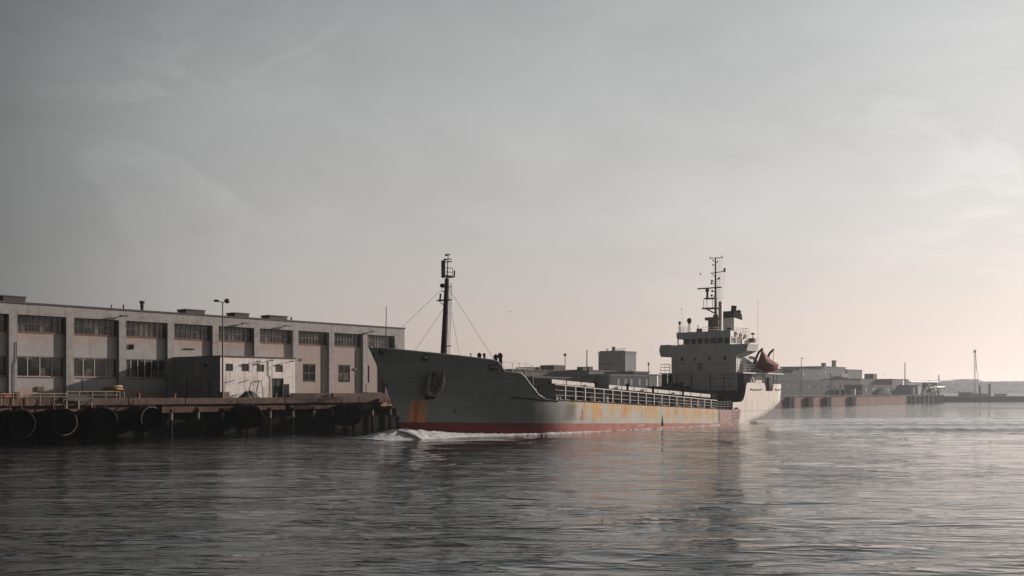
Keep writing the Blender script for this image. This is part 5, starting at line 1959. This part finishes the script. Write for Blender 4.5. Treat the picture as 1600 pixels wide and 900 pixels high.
# covered boat on the quay
o = thing('covered_boat', 'boat under dark tarpaulin with pale end on the far quay', 'boat', q2w(sat(1366, 140), 140, GZ), QR)
b_ = MB()
L = sat(1388, 140) - sat(1366, 140)
rows = []
for i in range(15):
    q = i / 14
    h_ = 2.9 * math.sin(math.pi * (q * .8 + .02)) ** .8
    rows.append([b_.pt((q * L, math.cos(math.pi * k / 8) * 2.2 * (.3 + .7 * math.sin(math.pi * (q * .8 + .1))), h_ * math.sin(math.pi * k / 8))) for k in range(9)])
for i in range(14):
    for k in range(8):
        b_.f.append([rows[i][k], rows[i + 1][k], rows[i + 1][k + 1], rows[i][k + 1]])
b_.f.append(rows[-1])
b_.build('tarpaulin', 'bg_dark', o, smooth=True)
MB().tube((L, 0, .9), (L + 1.4, 0, 1.1), 1.1, .5, n=12).build('stern_drive', 'bg_pale', o)
# low clutter on the far quay
cl = [(1309, 'drum', 'pale drum standing on far quay behind the middle fender'), (1316, 'drum', 'dark drum beside the pale drum on far quay'), (1333, 'drum', 'white drum above right hand timber fender'), (1340, 'drum', 'rusty drum at left of the plain red wall'), (1426, 'drum', 'white drum left of the loading gantry')]
for i, (px, nm, lab) in enumerate(cl):
    m_ = ['bg_pale', 'bg_dark', 'white', 'rust', 'white'][i]
    h_ = [1.9, 1.5, 2.2, 1.6, 3.0][i]
    o = thing(nm, lab, 'drum', q2w(sat(px, 131), 131, GZ), QR)
    MB().tube((0, 0, 0), (0, 0, h_), .8 if i < 4 else .6, n=12).torus((0, 0, h_ * .33), (0, 0, 1), .8 if i < 4 else .6, .06, 14, 5).torus((0, 0, h_ * .66), (0, 0, 1), .8 if i < 4 else .6, .06, 14, 5).build('barrel', m_, o)
    MB().tube((.2, 0, h_), (.2, 0, h_ + .12), .12).build('bung', 'steel', o)
# ---- far shore on the right: wood, buildings, crane mast
def far_front(name, label, px0, px1, ytop, Y, dp, m_, cat='building', nwin=0, roofm='bg_grey'):
    x0, x1 = (px0 - 800) / 1600 * Y, (px1 - 800) / 1600 * Y
    z = zat(ytop, Y)
    o_ = thing(name, label, cat, (x0, Y, 2.3), 0)
    L, Hh = x1 - x0, z - 2.3
    MB().box((0, 0, -.1), (L, dp, Hh - .5)).build('wall', m_, o_)
    MB().box((-.3, -.3, Hh - .5), (L + .3, dp + .3, Hh)).build('roof', roofm, o_)
    for k in range(nwin):
        x = L * (k + .5) / nwin
        MB().box((x - 1, -.1, Hh * .45), (x + 1, -.02, Hh * .7)).build('window', 'glass', o_)
    return o_


far_front('apartment_block', 'hazy flat block at right edge with a notch in its roof', 1548, 1558, 596.5, 1380, 60, 'bg_dark', nwin=2)
far_front('apartment_block', 'wide hazy block beside the notch at right edge', 1559, 1577, 596, 1390, 60, 'bg_grey', nwin=5)
far_front('apartment_block', 'lower hazy block behind trees at the right edge', 1580, 1608, 599.5, 1500, 60, 'bg_dark', nwin=6)
far_front('boat_shed', 'small shed with pale roof on the far bank', 1509, 1518, 612.2, 470, 8, 'bg_dark', 'shed', roofm='white')
far_front('boat_shed', 'low long pale roofed shed right of the small one on far bank', 1521, 1543, 615, 480, 8, 'bg_dark', 'shed', roofm='bg_pale')
far_front('boat_shed', 'tiny pale shed near the right end of the far bank', 1564, 1572, 615.5, 465, 6, 'bg_pale', 'shed')
tr = random.Random(77)


def far_tree(px, ytop, Y, label, w_):
    z = zat(ytop, Y)
    return bush('tree', label, ((px - 800) / 1600 * Y, Y, 2.3), w_, z - 2.3 + 1.5, tr.randint(1, 9999), 'tree', 1100, True, group='trees on the far bank', leaf=1.7)


prof = [(1462, 599), (1470, 597.5), (1478, 597), (1486, 598), (1493, 600), (1500, 600), (1507, 594.5), (1514, 599), (1520, 598.5), (1528, 599), (1536, 599.5), (1544, 600), (1552, 601), (1578, 599), (1584, 598), (1592, 599.5), (1600, 598), (1608, 598)]
for i, (px, py) in enumerate(prof):
    far_tree(px, py, 1250 + (i * 37) % 90, 'hazy round crowned tree on the far bank' if py > 596 else 'tallest hazy tree on the far bank, peaked, left of the crane mast', 54 if py > 596 else 26)
# a distant wood closes the gaps between them
wd_ = MB()
r3_ = random.Random(31)
for k in range(5200):
    x = r3_.uniform(480, 1150)
    Y = r3_.uniform(1480, 1640)
    top = 14.5 + 2.6 * math.sin(x * .021) + 1.3 * math.sin(x * .09)
    p = Vector((x, Y, r3_.uniform(2.2, top)))
    a = Vector((r3_.uniform(-1, 1), r3_.uniform(-.4, .4), r3_.uniform(-1, 1))).normalized() * 3.6
    b = a.cross(Vector((0, 1, 0))).normalized() * 3.0
    wd_.f.append([wd_.pt(p - a), wd_.pt(p + b), wd_.pt(p + a), wd_.pt(p - b)])
o = wd_.build('distant_wood', 'leaf')
tag(o, 'hazy far-off wood closing the horizon behind the far bank', 'wood', None, 'stuff')
# guyed mast / derrick
Y = 560
x0 = (1523 - 800) / 1600 * Y
o = thing('crane_mast', 'tall thin A shaped crane mast on the far bank', 'crane', (x0, Y, 2.3))
h_ = zat(549, Y) - 2.3
wpx = Y / 1600
b_ = MB()
b_.tube((-.9 * wpx, 0, 0), (-.9 * wpx, 0, h_), .10, n=5).tube((.9 * wpx, 0, 0), (.9 * wpx, 0, h_), .10, n=5)
for k in range(16):
    za, zb = h_ * k / 16, h_ * (k + 1) / 16
    b_.tube((-.9 * wpx, 0, za), (.9 * wpx, 0, zb), .07, n=4).tube((-.9 * wpx, 0, zb), (.9 * wpx, 0, zb), .07, n=4)
b_.build('lattice', 'steel', o)
MB().tube((.9 * wpx, 0, h_), (7.2 * wpx, 0, 0), .13, n=5).tube((.9 * wpx, 0, h_ - 6), (4 * wpx, 0, h_ * .52), .08, n=4).build('back_leg', 'steel', o)
MB().box((-1.2 * wpx, -.5, h_ - .8), (1.6 * wpx, .5, h_ + .8)).build('head', 'steel', o)
o = MB().tube((0, 0, 0), (0, 0, zat(600, 455) - 2.3), .5, n=8).build('post', 'bank')
o.location = ((1546 - 800) / 1600 * 455, 455, 2.3)
tag(o, 'thick dark post on the far bank right of the crane mast', 'post')
o = MB().tube((0, 0, 0), (0, 0, zat(602, 450) - 2.3), .35, n=8).build('post', 'bank')
o.location = ((1531 - 800) / 1600 * 450, 450, 2.3)
tag(o, 'slim dark post at the foot of the crane back leg', 'post')

# ---- gulls
def gull(px, py, Y, span, lab, bank=0.2):
    x = (px - 800) / 1600 * Y
    o_ = thing('gull', lab, 'bird', (x, Y, zat(py, Y)), R(20 * bank * 10))
    MB().ball((0, 0, 0), span * .08, 8, 6, .8, 2.8).ball((span * .24, 0, span * .03), span * .05, 8, 5).build('body', 'bird', o_, smooth=True)
    for sgn in (1, -1):
        wv = MB()
        pts = [(span * .10, 0, .0), (span * .12, sgn * span * .25, span * .10), (-.02 * span, sgn * span * .52, span * .05), (-span * .06, sgn * span * .25, span * .08), (-span * .10, 0, 0)]
        lo_ = [(p[0], p[1], p[2] - span * .015) for p in pts]
        i1 = [wv.pt(p) for p in pts]
        i2 = [wv.pt(p) for p in lo_]
        wv.f += [i1, i2[::-1]] + [[i1[k], i1[(k + 1) % 5], i2[(k + 1) % 5], i2[k]] for k in range(5)]
        wv.build('wing', 'bird', o_)
    return o_


gull(797, 487, 95, .35, 'small dark gull flying right of the foremast', .9)
gull(1382, 585, 200, .7, 'gull flying above the far quay sheds', .9)
gull(1488, 593, 180, .4, 'tiny gull flying over the far bank wood', .9)
gull(723.5, 542, 90, .18, 'tiny dark bird above the forecastle behind the mast', .9)

# floating marker in the water
o = thing('marker_stick', 'tiny dark stick floating upright in the foreground water', 'stick', ((941 - 800) / 1600 * 32.5, 32.5, 0))
MB().tube((0, 0, -.2), (0, 0, .07), .012, n=6).ball((0, 0, .07), .018, 6, 4).build('stick', 'ship_dark', o)

# ================================================================== HAZE
hz = MB().box((-400, -60, -5.5), (1500, 2300, 44))
me_o = hz.build('haze', 'white')
me_o.data.materials.clear()
hm = bpy.data.materials.new('haze')
hm.use_nodes = True
ht = hm.node_tree
ht.nodes.clear()
ho = ht.nodes.new('ShaderNodeOutputMaterial')
pv = ht.nodes.new('ShaderNodeVolumePrincipled')
pv.inputs['Color'].default_value = (.84, .90, .95, 1)
pv.inputs['Density'].default_value = .00029
pv.inputs['Anisotropy'].default_value = .7
ht.links.new(pv.outputs[0], ho.inputs['Volume'])
me_o.data.materials.append(hm)
tag(me_o, 'thin pale morning haze over the harbour', 'haze', None, 'stuff')
me_o.display_type = 'WIRE'
